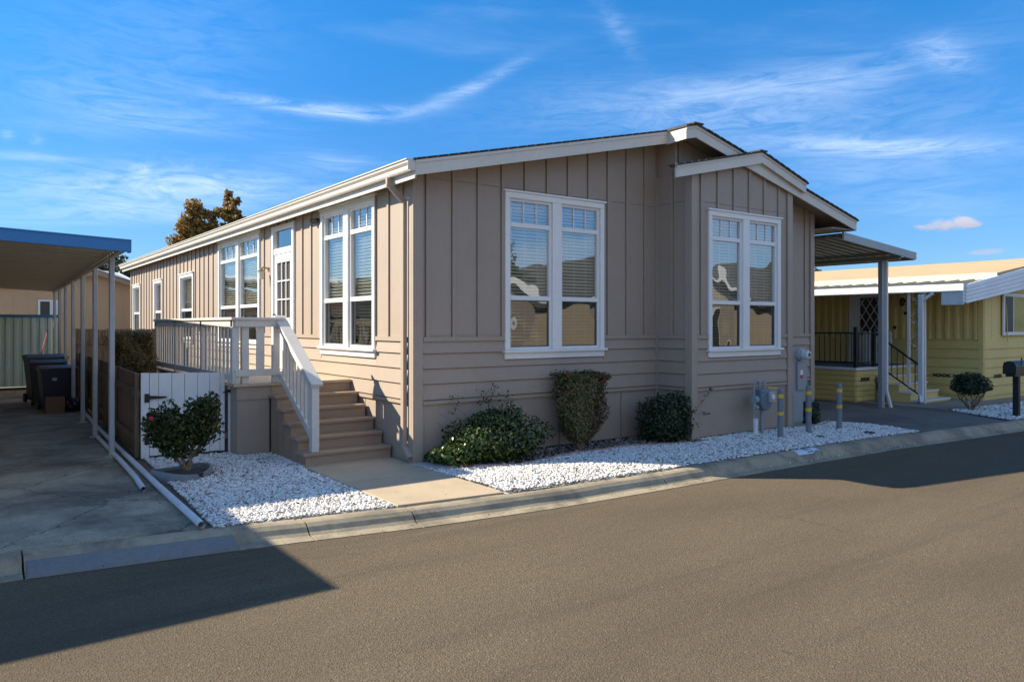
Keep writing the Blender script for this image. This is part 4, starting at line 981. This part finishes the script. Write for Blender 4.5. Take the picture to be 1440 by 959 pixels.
# ramp plate
V=[]; F=[]; xs2=[-4.14+i*.145 for i in range(11)]
for x in xs2: V+= [(x,ya(x)-.01,-.238),(x,ya(x)+.006,-.215),(x,ya(x)+.165,-.150),(x,ya(x)+.165,-.20)]
for i in range(10):
    for k in range(4): F.append((i*4+k,i*4+4+k,i*4+4+(k+1)%4,i*4+(k+1)%4))
F+=[(0,1,2,3),(43,42,41,40)]
m=MB(); m.add(V,F); o=m.build('kerb_ramp','bluesteel',origin=(-3.4,ya(-3.4),-.24)); tag(o,'flat blue grey kerb ramp strip at the foot of the left driveway','ramp')
# painted patch on kerb with number
def kerbpt(x,o,z): return (x,ya(x)+o,z)
PATCH=thing('kerb_number','faded pale painted house number block on the kerb by the bollards','house number',(5.0,ya(5)+.2,-.13))
m=MB(); x0,x1=4.62,5.12
prof=[(.188,-.1555),(.225,-.1265),(.27,-.1135),(.325,-.1115)]
V=[kerbpt(x,o_,z+.0015) for x in (x0,x1) for o_,z in prof]; m.add(V,[(i,4+i,5+i,1+i) for i in range(3)])
m.build('paint_block','patch',PATCH)
m=MB()
def seg(xa,xb,ta,tb):
    def zz(t): return np.interp(t,[p[0] for p in prof],[p[1] for p in prof])+.004
    m.add([kerbpt(xa,ta,zz(ta)),kerbpt(xb,ta,zz(ta)),kerbpt(xb,tb,zz(tb)),kerbpt(xa,tb,zz(tb))],[(0,1,2,3)])
seg(4.72,4.745,.205,.31); 
seg(4.84,4.98,.29,.305); seg(4.84,4.862,.255,.29); seg(4.84,4.98,.245,.258); seg(4.958,4.98,.215,.245); seg(4.84,4.98,.203,.216)
m.build('digit','black',PATCH)
pebbles('spilled_pebbles',[(3.5,ya(3.5)+.03),(7.4,ya(7.4)+.03),(7.4,ya(7.4)+.13),(3.5,ya(3.5)+.13)],90,.006,.014,-.214,'pebble','few white pebbles spilled along the gutter of the kerb','gravel')
# splash block
m=MB(); V=[(-.10,-.10,-.05),(.14,-.10,-.05),(.42,-.62,-.085),(.16,-.66,-.085)]
m.prism([(p[0],p[1],-.11) for p in [(-.12,-.08),(.10,-.10),(.34,-.52),(.10,-.60)]],(0,0,.035)); 
o=m.build('splash_block',paint('splash_grey',(.36,.34,.34),.8,.1),origin=(.1,-.3,-.11),bev=.01); tag(o,'pale grey splash block under the corner downspout','splash block')

# ------------------------------------------------------------------ meters, bollards
E1=thing('meter_cabinet','tall grey electric meter pedestal against the house wall','meter',(6.98,-.52,-.11))
m=MB(); m.box(6.78,7.08,-.70,-.42,-.08,1.21); cab=m.build('cabinet','greybox',E1,bev=.008)
m=MB(); m.box(6.785,7.075,-.722,-.7005,-.04,.46); m.build('lower_door','greybox',cab,bev=.006)
m=MB(); m.box(6.90,7.16,-.735,-.7005,.50,.98); m.build('breaker_door','greybox',cab,bev=.006)
m=MB(); m.box(6.97,7.04,-.738,-.7355,.70,.75); m.build('warning_label','red',cab)
m=MB(); m.box(6.97,7.04,-.738,-.7355,.76,.84); m.build('white_label','white',cab)
m=MB(); m.box(6.62,7.2,-.84,-.40,-.13,-.08); m.build('pad','slab',E1)
m=MB(); m.tube([(6.98,-.70,1.10),(6.98,-.76,1.10)],.105,20); m.tube([(6.98,-.76,1.10),(6.98,-.80,1.10)],.09,20); md=m.build('meter_ring','galv',cab,smooth=False)
m=MB(); m.tube([(6.98,-.80,1.10),(6.98,-.88,1.10),(6.98,-.90,1.10)],[.075,.075,.055],20); m.build('meter_glass',plain('meter_dome',(.55,.58,.62),.12),md)
m=MB(); m.tube([(6.98,-.901,1.10),(6.98,-.903,1.10)],.035,14); m.build('meter_dial','black',md)
E2=thing('gas_meter','blue grey gas meter with pipes in front of the bay wall','meter',(5.6,-.95,-.11))
m=MB(); m.box(5.50,5.74,-1.03,-.88,.30,.60); m.tube([(5.62,-1.04,.42),(5.62,-.87,.42)],.15,18); gb=m.build('meter_body',plain('meter_blue',(.13,.17,.22),.4),E2,bev=.02)
m=MB(); m.box(5.66,5.80,-1.07,-1.03,.40,.56); m.build('index_box','galv',gb); m=MB(); m.tube([(5.73,-1.071,.48),(5.73,-1.09,.48)],.038,14); m.build('index_dial','white',gb)
m=MB(); m.tube([(5.56,-.95,.60),(5.56,-.95,.70),(5.50,-.95,.74),(5.42,-.95,.70),(5.42,-.95,.30),(5.42,-.95,.15)],.018,8); m.tube([(5.68,-.95,.60),(5.68,-.95,.72)],.022,8); m.tube([(5.62,-.95,.30),(5.62,-.95,-.12)],.035,10)
m.tube([(5.42,-.95,.46),(5.36,-1.0,.42),(5.36,-1.0,.30)],.03,8); m.build('gas_pipe','greybox',E2)
m=MB(); m.tube([(5.34,-1.0,.45),(5.42,-1.0,.45)],.055,12); m.tube([(5.38,-1.02,.34),(5.38,-1.05,.34)],.035,10); m.build('regulator',plain('regulator_green',(.22,.32,.33),.5),E2)
m=MB(); m.tube([(5.74,-.96,.62),(5.95,-1.0,.60),(6.0,-1.02,.56)],.012,6); m.tube([(5.74,-.96,.38),(5.95,-1.0,.40),(5.98,-1.0,.44)],.012,6); m.build('warning_tape','yband',E2)
m=MB(); m.tube([(5.42,-.98,-.12),(5.42,-.98,.14)],.036,12); m.tube([(5.42,-.98,.14),(5.42,-.98,.155)],.04,12); o=m.build('pipe_stub','pvc',origin=(5.42,-.98,-.12),smooth=False); tag(o,'short white plastic pipe stub rising from gravel below the gas meter','pipe')
def bollard(x,y,label,h=.76):
    t=thing('bollard',label,'bollard',(x,y,-.115),'yellow banded bollards guarding the meters')
    m=MB(); m.tube([(x,y,-.12),(x,y,-.12+h),(x,y,-.10+h)],[.043,.043,.03],16); m.build('post','bollard',t,smooth=False)
    for z in (h-.24,h-.50):
        m=MB(); m.tube([(x,y,z),(x,y,z+.055)],.046,16); m.build('band','yband',t)
    return t
bo=bollard(5.33,-1.48,'yellow banded grey bollard directly before the gas meter, leftmost of three')
copy_tree(bo,None,(6.13,-1.43,-.115),'yellow banded grey bollard in the middle, before the meter cabinet')
copy_tree(bo,None,(6.95,-1.45,-.115),'yellow banded grey bollard nearest the side driveway, rightmost of three')
for (x,y,lab) in ((5.95,-1.72,'small dark utility lid in the gravel below the middle bollard'),(6.95,-1.95,'small dark utility lid in the gravel near the kerb, right of the others')):
    m=MB(); m.tube([(x,y,-.11),(x,y,-.068)],.085,14); m.box(x-.02,x+.02,y-.05,y+.05,-.068,-.060); o=m.build('utility_lid','bin',origin=(x,y,-.11)); tag(o,lab,'utility cover')

# ------------------------------------------------------------------ right awning
AW=thing('carport_awning','grey metal carport awning attached to the right side of the taupe house','carport',(10,3,-.11))
def az_(x): return 3.315-.085*(x-8.6)
M['greyfascia']=paint('awning_fascia',(.34,.37,.37),.45,.06,dirt=(.26,.28,.27))
AE=11.35; AY=-.52
m=MB(); m.prism([(8.66,AY,az_(8.66)),(AE,AY,az_(AE)),(AE,AY,az_(AE)-.145),(8.66,AY,az_(8.66)-.145)],(0,.035,0)); m.build('fascia','greyfascia',AW)
m=MB(); m.prism([(8.63,AY+.04,az_(8.63)-.02),(AE-.05,AY+.04,az_(AE-.05)-.02),(AE-.05,AY+.04,az_(AE-.05)-.035),(8.63,AY+.04,az_(8.63)-.035)],(0,9.4,0)); m.build('roof_sheet','awnmetal',AW)
m=MB()
for i in range(46):
    y=AY+.12+i*.20; m.prism([(8.63,y,az_(8.63)-.036),(AE-.12,y,az_(AE-.12)-.036),(AE-.12,y,az_(AE-.12)-.085),(8.63,y,az_(8.63)-.085)],(0,.02,0))
    m.prism([(8.63,y+.02,az_(8.63)-.077),(AE-.12,y+.02,az_(AE-.12)-.077),(AE-.12,y+.02,az_(AE-.12)-.085),(8.63,y+.02,az_(8.63)-.085)],(0,.09,0))
m.build('roof_rib','awnmetal',AW)
m=MB(); m.box(AE-.06,AE,AY+.04,8.7,az_(AE)-.155,az_(AE)-.075); m.build('gutter','awnmetal',AW)
m=MB(); m.box(10.86,10.94,AY+.1,8.6,az_(10.9)-.19,az_(10.9)-.105); m.build('beam','awnmetal',AW)
for y in (-.03,4.4,8.4):
    m=MB(); m.box(10.84,10.96,y-.045,y+.045,-.12,az_(10.9)-.19); m.build('post','greybox',AW,bev=.006)
m=MB(); m.beam((11.0,-.08,2.95),(11.0,-.08,.25),.045,.055,(0,1,0)); m.beam((11.0,-.08,.25),(11.09,-.13,-.11),.055,.045,(0,1,0)); m.build('downspout','ywhite',AW)

# ------------------------------------------------------------------ yellow house
YH=thing('yellow_house','yellow mobile home with corrugated walls and tan roof at the right','house',(18,6,-.11))
YW=Wall('y',14.0,-1); YF=Wall('x',-.68,-1)
m=MB(); m.box(14.0,21.6,-.68,14,-.12,2.62); m.prism([(14.0,-.68,2.62),(21.6,-.68,2.62),(17.8,-.68,3.10)],(0,14.68,0)); m.build('wall','yellow',YH)
m=MB(); corrugate(m,lambda u,n,z:(14.0-.002-n,u,z),-.60,12,1.27,2.60,.205,.045,.45); m.build('corrugated_siding','yellow',YH)
m=MB()
for i,z in enumerate((1.06,.85,.64,.43,.22,.01)):
    YW.box(m,-.68,12,.001,.03,z,z+.180); YF.box(m,14.0,21.6,.001,.03,z,z+.180)
for i in range(22): YF.box(m,14.45+i*.33,14.455+i*.33,.001,.004,1.27,2.6)
YW.box(m,-.71,-.60,.0005,.042,-.1,2.6); YF.box(m,14.001,14.05,.0005,.040,-.1,2.6); m.build('lap_siding','yellow',YH)
m=MB(); m.prism([(13.86,-1.02,2.66),(17.8,-1.02,3.24),(21.8,-1.02,2.66),(21.8,-1.02,2.74),(17.8,-1.02,3.32),(13.86,-1.02,2.74)],(0,15.3,0)); m.build('roof','rooftan',YH)
m=MB(); m.box(13.82,13.86,-1.04,14.3,2.60,2.75); m.build('eave_board','cream',YH)
def breeze(m,W,u,z,n0=.031):
    for k in range(3):
        for (a,b) in (((0,0),(.12,.07)),((0,.07),(.12,0))):
            p=Vector(W.pt(u+k*.13+a[0],n0+.004,z+a[1])); q=Vector(W.pt(u+k*.13+b[0],n0+.004,z+b[1])); m.beam(p,q,.02,.022)
for W_q,u_q in ((YF,14.5),(YF,15.2),(YW,.0),(YW,-.45)):
    m=MB(); breeze(m,W_q,u_q,.40); m.build('breeze_vent','black',YH)
# windows & doors of the yellow house
w=MB(); YF.box(w,14.92,16.9,.031,.07,1.36,2.34); wf=w.build('window','ywhite',YH,bev=.006); m=MB(); YF.box(m,15.0,15.42,.0705,.075,1.44,2.26); m.build('pane','doordark',wf)
m=MB(); YF.box(m,15.48,16.82,.0705,.075,1.44,2.26); m.build('pane',glass('mirror_glass',(.2,.25,.2),.35),wf)
w=MB(); YW.box(w,1.45,2.45,.031,.06,.66,2.42); wd=w.build('door','ywhite',YH); m=MB(); YW.box(m,1.62,2.15,.061,.065,1.35,2.28); m.build('pane','doordark',wd)
m=MB()
for k in range(-3,4):
    for s in (1,-1):
        pts=[]
        for t in np.linspace(0,1,40):
            u=1.62+.53*t; z=1.81+s*((u-1.885)*1.6)+k*.34
            if 1.35<=z<=2.28: pts.append((u,z))
        if len(pts)>1: m.beam(YW.pt(pts[0][0],.072,pts[0][1]),YW.pt(pts[-1][0],.072,pts[-1][1]),.014,.014,(0,1,0))
m.build('lattice','ywhite',wd)
m=MB(); m.tube([(13.95,1.05,2.18),(13.86,1.05,2.2)],[.05,.06],10); m.tube([(13.86,1.05,2.2),(13.86,1.05,2.05)],[.06,.05],10); m.build('wall_lamp','black',YH)
m=MB(); YW.box(m,.95,1.1,.02,.04,1.85,1.92); YW.box(m,1.25,1.32,.02,.05,1.5,1.58); m.build('mailslot','black',YH)
m=MB(); m.tube([(15.05,-.78,1.2),(15.05,-.74,2.2)],.012,6); m.build('cable','yellow',YH)
# porch awning of the yellow house
YA=thing('porch_awning','white porch awning with ribbed end panel on the yellow home','awning',(12.9,4,-.11))
m=MB(); m.box(12.18,12.24,-1.0,12,2.29,2.45); m.build('gutter','ywhite',YA)
m=MB(); m.box(12.18,12.45,-1.06,-1.0,2.06,2.45); m.box(12.2,12.26,-1.04,-.62,2.02,2.44); m.build('end_cap','ywhite',YA)
m=MB(); m.prism([(12.24,-.98,2.40),(13.99,-.98,2.58),(13.99,-.98,2.60),(12.24,-.98,2.42)],(0,13,0))
for i in range(40): 
    y=-.9+i*.32; m.prism([(12.24,y,2.42),(13.9,y,2.60),(13.9,y,2.64),(12.24,y,2.455)],(0,.05,0))
m.build('roof_sheet','awnmetal',YA)
m=MB(); e0=(12.25,2.05,2.43); 
for k in range(5):
    def lo(x): return 2.05+(x-12.25)*.13
    def hi(x): return 2.43+(x-12.25)*.158
    a0,a1=lo(12.25)+(hi(12.25)-lo(12.25))*k/5,lo(12.25)+(hi(12.25)-lo(12.25))*(k+1)/5
    b0,b1=lo(17.8)+(hi(17.8)-lo(17.8))*k/5,lo(17.8)+(hi(17.8)-lo(17.8))*(k+1)/5
    m.prism([(12.25,-1.10,a0),(17.8,-1.10,b0),(17.8,-1.075,b1-.004),(12.25,-1.075,a1-.004)],(0,.04,0))
m.build('rake_panel','ywhite',YA)
for (x,y) in ((12.28,.10),):
    m=MB(); m.box(x-.025,x+.025,y-.025,y+.025,-.1,2.30); m.box(x-.025,x+.025,y-.36,y-.31,-.1,2.30); ps=m.build('post','ywhite',YA)
    m=MB()
    for k in range(9):
        z=.0+k*.25; pts=[(x,y-.03-.27*(.5+.5*math.cos(math.pi*(t/8+k%2))),z+.25*t/8) for t in range(9)]; m.tube(pts,.006,5)
        m.tube([(x,y-.17+.07*math.cos(a_),z+.12+.07*math.sin(a_)) for a_ in np.linspace(0,5.2,10)],.005,5)
    m.build('scrollwork','ywhite',ps)
m=MB(); m.box(12.12,12.20,-.27,-.17,.02,2.25); m.beam((12.16,-.22,2.1),(12.2,-.46,2.28),.07,.06); m.beam((12.16,-.22,.10),(12.05,-.29,-.06),.08,.07); m.build('downspout','ywhite',YA,bev=.008)
# porch
PO=thing('yellow_porch','raised yellow porch with stepped stairs and black iron railing','porch',(12.6,3,-.11))
m=MB(); m.box(11.45,13.97,.85,7,-.12,.60)
for i in range(6): m.box(11.425,11.449,.85,7,-.08+i*.113,.013+i*.113); m.box(11.45,12.2,.826,.849,-.08+i*.113,.013+i*.113)
m.build('base','yellow',PO)
m=MB(); m.box(11.40,13.97,.80,7,.60,.655); m.build('deck_edge','ywhite',PO)
m=MB(); m.box(11.6,13.9,1.0,7,.656,.664); m.build('carpet',plain('porch_carpet',(.06,.07,.07),.9),PO)
for yy in (2.2,3.9):
    m=MB()
    for k in range(4): m.beam((11.41,yy+k*.12,.36),(11.41,yy+k*.12+.10,.43),.012,.02); m.beam((11.41,yy+k*.12,.43),(11.41,yy+k*.12+.10,.36),.012,.02)
    m.build('breeze_vent','black',PO)
m=MB()
for k in range(3): m.beam((11.62+k*.12,.815,.36),(11.72+k*.12,.815,.43),.02,.02,(0,1,0)); m.beam((11.62+k*.12,.815,.43),(11.72+k*.12,.815,.36),.02,.02,(0,1,0))
m.build('breeze_vent','black',PO)
m=MB()
for i in range(4):
    z1=.6-.165*(i); z0=z1-.165; y1=.80-.25*i
    m.box(12.25,13.5,y1-.25,y1,-.12,z1-.165+.0) if z1-.165>-.1 else None
m.build('step','yellow',PO)
m=MB()
for i in range(4):
    z1=.6-.165*i-.165; y1=.80-.25*i
    if z1>-.1: m.box(12.23,13.52,y1-.27,y1,z1+.001,z1+.035)
m.build('tread','ywhite',PO)
m=MB()
m.beam((11.47,.86,1.42),(11.47,6.9,1.42),.035,.03); m.beam((11.47,.86,.76),(11.47,6.9,.76),.03,.025)
for i in range(46): m.beam((11.47,.95+i*.13,.76),(11.47,.95+i*.13,1.41),.014,.014,(0,1,0))
m.beam((11.47,.86,1.42),(12.20,.86,1.42),.035,.03); m.beam((11.47,.86,.76),(12.20,.86,.76),.03,.025)
for i in range(5): m.beam((11.6+i*.13,.86,.76),(11.6+i*.13,.86,1.41),.014,.014,(0,1,0))
for (x,y,h) in ((11.47,.86,1.56),(12.22,.86,1.52),(11.47,3.2,1.5)): m.box(x-.035,x+.035,y-.035,y+.035,.655,h)
m.build('iron_railing','black',PO)
m=MB(); m.beam((12.27,.84,1.40),(12.27,-.15,.72),.035,.03); m.beam((12.27,.84,.72),(12.27,-.15,.08),.03,.025)
for i in range(7): y=.74-i*.13; m.beam((12.27,y,.72+(y-.84)*.65),(12.27,y,1.40+(y-.84)*.68),.014,.014,(0,1,0))
m.box(12.24,12.30,-.18,-.12,-.1,.80); m.build('stair_railing','black',PO)
m=MB()
for i in range(6): m.box(13.35,13.38,1.05+i*.12,1.13+i*.12,.66,1.40); m.prism([(13.35,1.05+i*.12,1.40),(13.35,1.13+i*.12,1.40),(13.35,1.09+i*.12,1.46)],(.03,0,0))
m.box(13.38,13.40,1.05,1.78,.8,.86); m.box(13.38,13.40,1.05,1.78,1.2,1.26); o=m.build('picket_gate','ywhite',origin=(13.36,1.4,.66)); tag(o,'small white picket gate at the top of the yellow porch','gate')
# porch chair silhouette
t=thing('patio_chair','dark metal patio chair on the yellow porch behind the railing','chair',(12.6,3.0,.66))
m=MB(); m.box(12.38,12.82,2.78,3.22,1.06,1.10); m.build('seat','black',t); m=MB(); m.box(12.80,12.83,2.78,3.22,1.10,1.5); m.build('backrest','black',t)
for (x,y) in ((12.4,2.8),(12.8,2.8),(12.4,3.2),(12.8,3.2)): m=MB(); m.tube([(x,y,.665),(x,y,1.06)],.015,6); m.build('leg','black',t)
# rusty animal ornament
t=thing('animal_ornament','rusty iron dog shaped yard ornament before the yellow porch','ornament',(11.95,.45,-.1))
m=MB(); x=11.9; y=.5
m.tube([(x-.14,y,.24),(x-.05,y,.25),(x+.08,y,.24),(x+.15,y,.25)],[.05,.062,.055,.045],10); m.tube([(x-.13,y,.26),(x-.19,y,.36),(x-.20,y,.40)],[.05,.04,.045],8); m.tube([(x-.19,y,.41),(x-.28,y,.37)],[.045,.02],8)
m.tube([(x+.16,y,.27),(x+.24,y,.34)],[.015,.008],6)
for dx,dy in ((-.12,-.03),(-.10,.03),(.11,-.03),(.13,.03)): m.tube([(x+dx,y+dy,.23),(x+dx+.02,y+dy,.08),(x+dx,y+dy,-.08)],[.025,.016,.014],6)
m.build('body','rust',t,smooth=True); m=MB(); m.box(x-.2,x+.2,y-.09,y+.09,-.095,-.078); m.build('base','rust',t)
# roof vent
t=thing('roof_vent','white capped vent pipe on the tan roof of the yellow home','vent',(15.9,5.4,2.98))
m=MB(); m.tube([(15.9,5.4,2.95),(15.9,5.4,3.22)],.11,14); m.build('pipe','ywhite',t); m=MB(); m.tube([(15.9,5.4,3.27),(15.9,5.4,3.33)],[.17,.13],14); m.tube([(15.9,5.4,3.22),(15.9,5.4,3.27)],.08,10); m.build('cap','galv',t)
# mailbox
t=thing('mailbox','black curbside mailbox on a black post at the right edge','mailbox',(11.31,-2.36,-.12))
m=MB(); m.box(11.27,11.36,-2.41,-2.31,-.12,.72); m.build('post','black',t,bev=.004)
m=MB(); pr=[]
for i in range(9): a_=math.pi*i/8; pr.append((.11*math.cos(a_),.84+.10*math.sin(a_)))
for x0 in (11.0,): 
    m.prism([(x0,-2.36+p[0],p[1]) for p in pr]+[(x0,-2.47,.70),(x0,-2.25,.70)],(.62,0,0))
m.build('box','black',t); m=MB(); m.box(10.99,11.0,-2.45,-2.27,.72,.92); m.build('door','black',t); m=MB(); m.box(11.2,11.24,-2.485,-2.474,.86,1.0); m.build('flag','black',t)
m=MB(); m.box(11.05,11.6,-2.44,-2.28,.655,.70); m.build('bracket','black',t)

# ------------------------------------------------------------------ camera, sun, sky
cam=bpy.data.cameras.new('camera'); co=bpy.data.objects.new('camera',cam); COL.objects.link(co); sc.camera=co
co.location=(-4.555,-8.31,1.6); co.rotation_euler=(R(90),0,R(-36)); cam.sensor_width=36; cam.lens=36*1074/1440
cam.shift_y=-(479.5-457)/1440; cam.clip_end=2000; cam.clip_start=.05
AZ=R(38.5); EL=R(33.7)    # light travels (cosAZ,-sinAZ)
d=Vector((math.cos(AZ)*math.cos(EL),-math.sin(AZ)*math.cos(EL),-math.sin(EL)))
sl=bpy.data.lights.new('sun','SUN'); sl.energy=4.9; sl.angle=R(.5); sl.color=(1,.885,.69)
so=bpy.data.objects.new('sun',sl); COL.objects.link(so); so.rotation_euler=d.to_track_quat('-Z','Y').to_euler(); so.location=(-10,10,20)
w=bpy.data.worlds.new('World'); sc.world=w; w.use_nodes=True; n=w.node_tree; bg=n.nodes['Background']
sky=n.nodes.new('ShaderNodeTexSky'); sky.sky_type='NISHITA'; sky.sun_disc=False; sky.sun_elevation=EL
sv=-d; sky.sun_rotation=math.atan2(sv.x,sv.y); sky.air_density=1.0; sky.dust_density=.25; sky.ozone_density=2.2; sky.altitude=200
def mth(op,a,b=None,clamp=False):
    k=n.nodes.new('ShaderNodeMath'); k.operation=op; k.use_clamp=clamp
    for i,v in enumerate((a,b)):
        if v is None: continue
        if isinstance(v,(int,float)): k.inputs[i].default_value=v
        else: L(n,v,k.inputs[i])
    return k.outputs[0]
tc=n.nodes.new('ShaderNodeTexCoord'); sp=n.nodes.new('ShaderNodeSeparateXYZ'); L(n,tc.outputs['Generated'],sp.inputs[0])
az=mth('ARCTAN2',sp.outputs[0],sp.outputs[1]); el=mth('ARCSINE',sp.outputs[2])
def pix(px,py):
    u=(px-720)/1074; v=(457-py)/1074; x=.5878+u*.809; y=.809-u*.5878; l=math.sqrt(x*x+y*y+v*v); return math.atan2(x,y),math.asin(v/l)
cb=n.nodes.new('ShaderNodeCombineXYZ'); L(n,az,cb.inputs[0]); L(n,el,cb.inputs[1])
def wn(scale,sx,sy,rot,detail=6,rough=.6,dist=.5):
    mp=n.nodes.new('ShaderNodeMapping'); L(n,cb.outputs[0],mp.inputs['Vector']); mp.inputs['Scale'].default_value=(sx,sy,1); mp.inputs['Rotation'].default_value=(0,0,rot)
    return noise(n,scale,detail,mp.outputs[0],rough,dist).outputs['Fac']
def sst(x,a,b):
    k=n.nodes.new('ShaderNodeMapRange'); k.interpolation_type='SMOOTHSTEP'; L(n,x,k.inputs[0]); k.inputs[1].default_value=a; k.inputs[2].default_value=b; return k.outputs[0]
fine=wn(3.0,2.4,17,R(-10),10,.72,1.1); fine2=wn(5,3,13,R(14),8,.7,1.2); warp=wn(2.0,2,3,0,3,.5,0)
tot=None
def streak(x0,y0,x1,y1,wpx,amp,curve=0,pw=fine):
    global tot
    a0,e0=pix(x0,y0); a1,e1=pix(x1,y1); L2=math.hypot(a1-a0,e1-e0)/2; th=math.atan2(e1-e0,a1-a0); ca,ce=(a0+a1)/2,(e0+e1)/2
    da=mth('SUBTRACT',az,ca); de=mth('SUBTRACT',mth('ADD',el,mth('MULTIPLY',mth('SUBTRACT',warp,.5),.035)),ce)
    uu=mth('ADD',mth('MULTIPLY',da,math.cos(th)/L2),mth('MULTIPLY',de,math.sin(th)/L2))
    vv=mth('ADD',mth('MULTIPLY',da,-math.sin(th)),mth('MULTIPLY',de,math.cos(th)))
    W_=wpx/1074; u2=mth('MULTIPLY',uu,uu)
    vv=mth('DIVIDE',mth('ADD',vv,mth('MULTIPLY',u2,curve/1074)),W_)
    ex=mth('MULTIPLY',mth('ADD',mth('MULTIPLY',u2,1.3),mth('MULTIPLY',vv,vv)),-1.0)
    g_=mth('MULTIPLY',mth('EXPONENT',ex),amp); g_=mth('MULTIPLY',g_,sst(pw,.28,.68))
    tot=g_ if tot is None else mth('ADD',tot,g_)
streak(300,148,600,158,9,.75,-8); streak(590,150,740,85,8,.55,0); streak(700,150,1440,150,34,.28,14,fine2); streak(840,145,1370,80,26,.50,-10)
streak(1030,200,1440,212,12,.75,0); streak(1040,235,1440,240,26,.22,0); streak(1280,60,1380,100,16,.4,0,fine2)
streak(0,165,420,180,16,.30,6); streak(-40,215,160,222,5,.40,0); streak(-40,250,420,262,26,.55,10,fine2); streak(-40,300,330,292,14,.60,0)
streak(160,255,520,265,14,.42,6); streak(-30,125,300,150,30,.18,0,fine2); streak(840,0,900,80,14,.22,0,fine2); streak(380,225,560,235,14,.35,0)
streak(40,190,60,198,6,.5,0,fine2); streak(185,232,212,240,6,.45,0,fine2); streak(0,186,20,190,6,.4,0,fine2)
streak(0,60,420,40,70,.13,0,fine2); streak(1150,270,1440,300,24,.20,0)
base=mth('MULTIPLY',sst(wn(1.3,1.2,7,R(-6),8,.62,.8),.55,.85),.16)
cl=mth('ADD',mth('MULTIPLY',tot,.88),base,True); cl=mth('MULTIPLY',cl,sst(el,-.02,.05),True)
hs=n.nodes.new('ShaderNodeHueSaturation'); hs.inputs['Saturation'].default_value=1.22; hs.inputs['Value'].default_value=1.0; L(n,sky.outputs[0],hs.inputs['Color'])
tf=mixc(n,sst(el,.0,.52),(.27,.385,.58),(.19,.64,.84))
tint=mixc(n,1.0,hs.outputs['Color'],tf,'MULTIPLY')
SKS=.125
cl=mth('ADD',cl,mth('MULTIPLY',sst(mth('MULTIPLY',sp.outputs[1],-1.0),-.05,.6),mth('MULTIPLY_ADD' if False else 'MULTIPLY',sst(wn(1.6,1.5,5,.3),.25,.7),.75)),True)  # unseen bright cloud added behind the camera to fill the shaded front wall
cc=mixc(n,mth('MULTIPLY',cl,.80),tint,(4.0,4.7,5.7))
# two small cumulus puffs low in the east
def puff(px,py,wx,wy,seed):
    a0,e0=pix(px,py); da=mth('DIVIDE',mth('SUBTRACT',az,a0),wx/1074); de=mth('DIVIDE',mth('SUBTRACT',el,e0),wy/1074)
    de=mth('ADD',de,mth('MULTIPLY',mth('LESS_THAN',de,0.0),mth('MULTIPLY',de,.8)))
    r2=mth('ADD',mth('MULTIPLY',da,da),mth('MULTIPLY',de,de)); nn=wn(22,1.4,2.6,seed,7,.6,.3)
    return sst(mth('SUBTRACT',mth('MULTIPLY',nn,2.3),r2),.55,1.15), de
p1,de1=puff(1335,318,44,17,1.1); p2,_=puff(1392,355,34,8,2.2); p3,_=puff(1440,366,30,7,.4)
pc=mixc(n,sst(de1,-.6,1.0),(2.3,2.2,2.7),(3.4,3.2,3.3))
cc=mixc(n,mth('MULTIPLY',p1,.85),cc,pc); cc=mixc(n,mth('MULTIPLY',mth('ADD',p2,p3,True),.6),cc,(2.3,2.5,3.2))
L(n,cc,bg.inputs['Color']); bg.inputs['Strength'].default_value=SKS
sc.view_settings.view_transform='Standard'; sc.view_settings.look='None'; sc.view_settings.gamma=1; sc.view_settings.exposure=1.05
sc.cycles.max_bounces=8; sc.cycles.transparent_max_bounces=12; sc.cycles.diffuse_bounces=4; sc.cycles.use_denoising=True
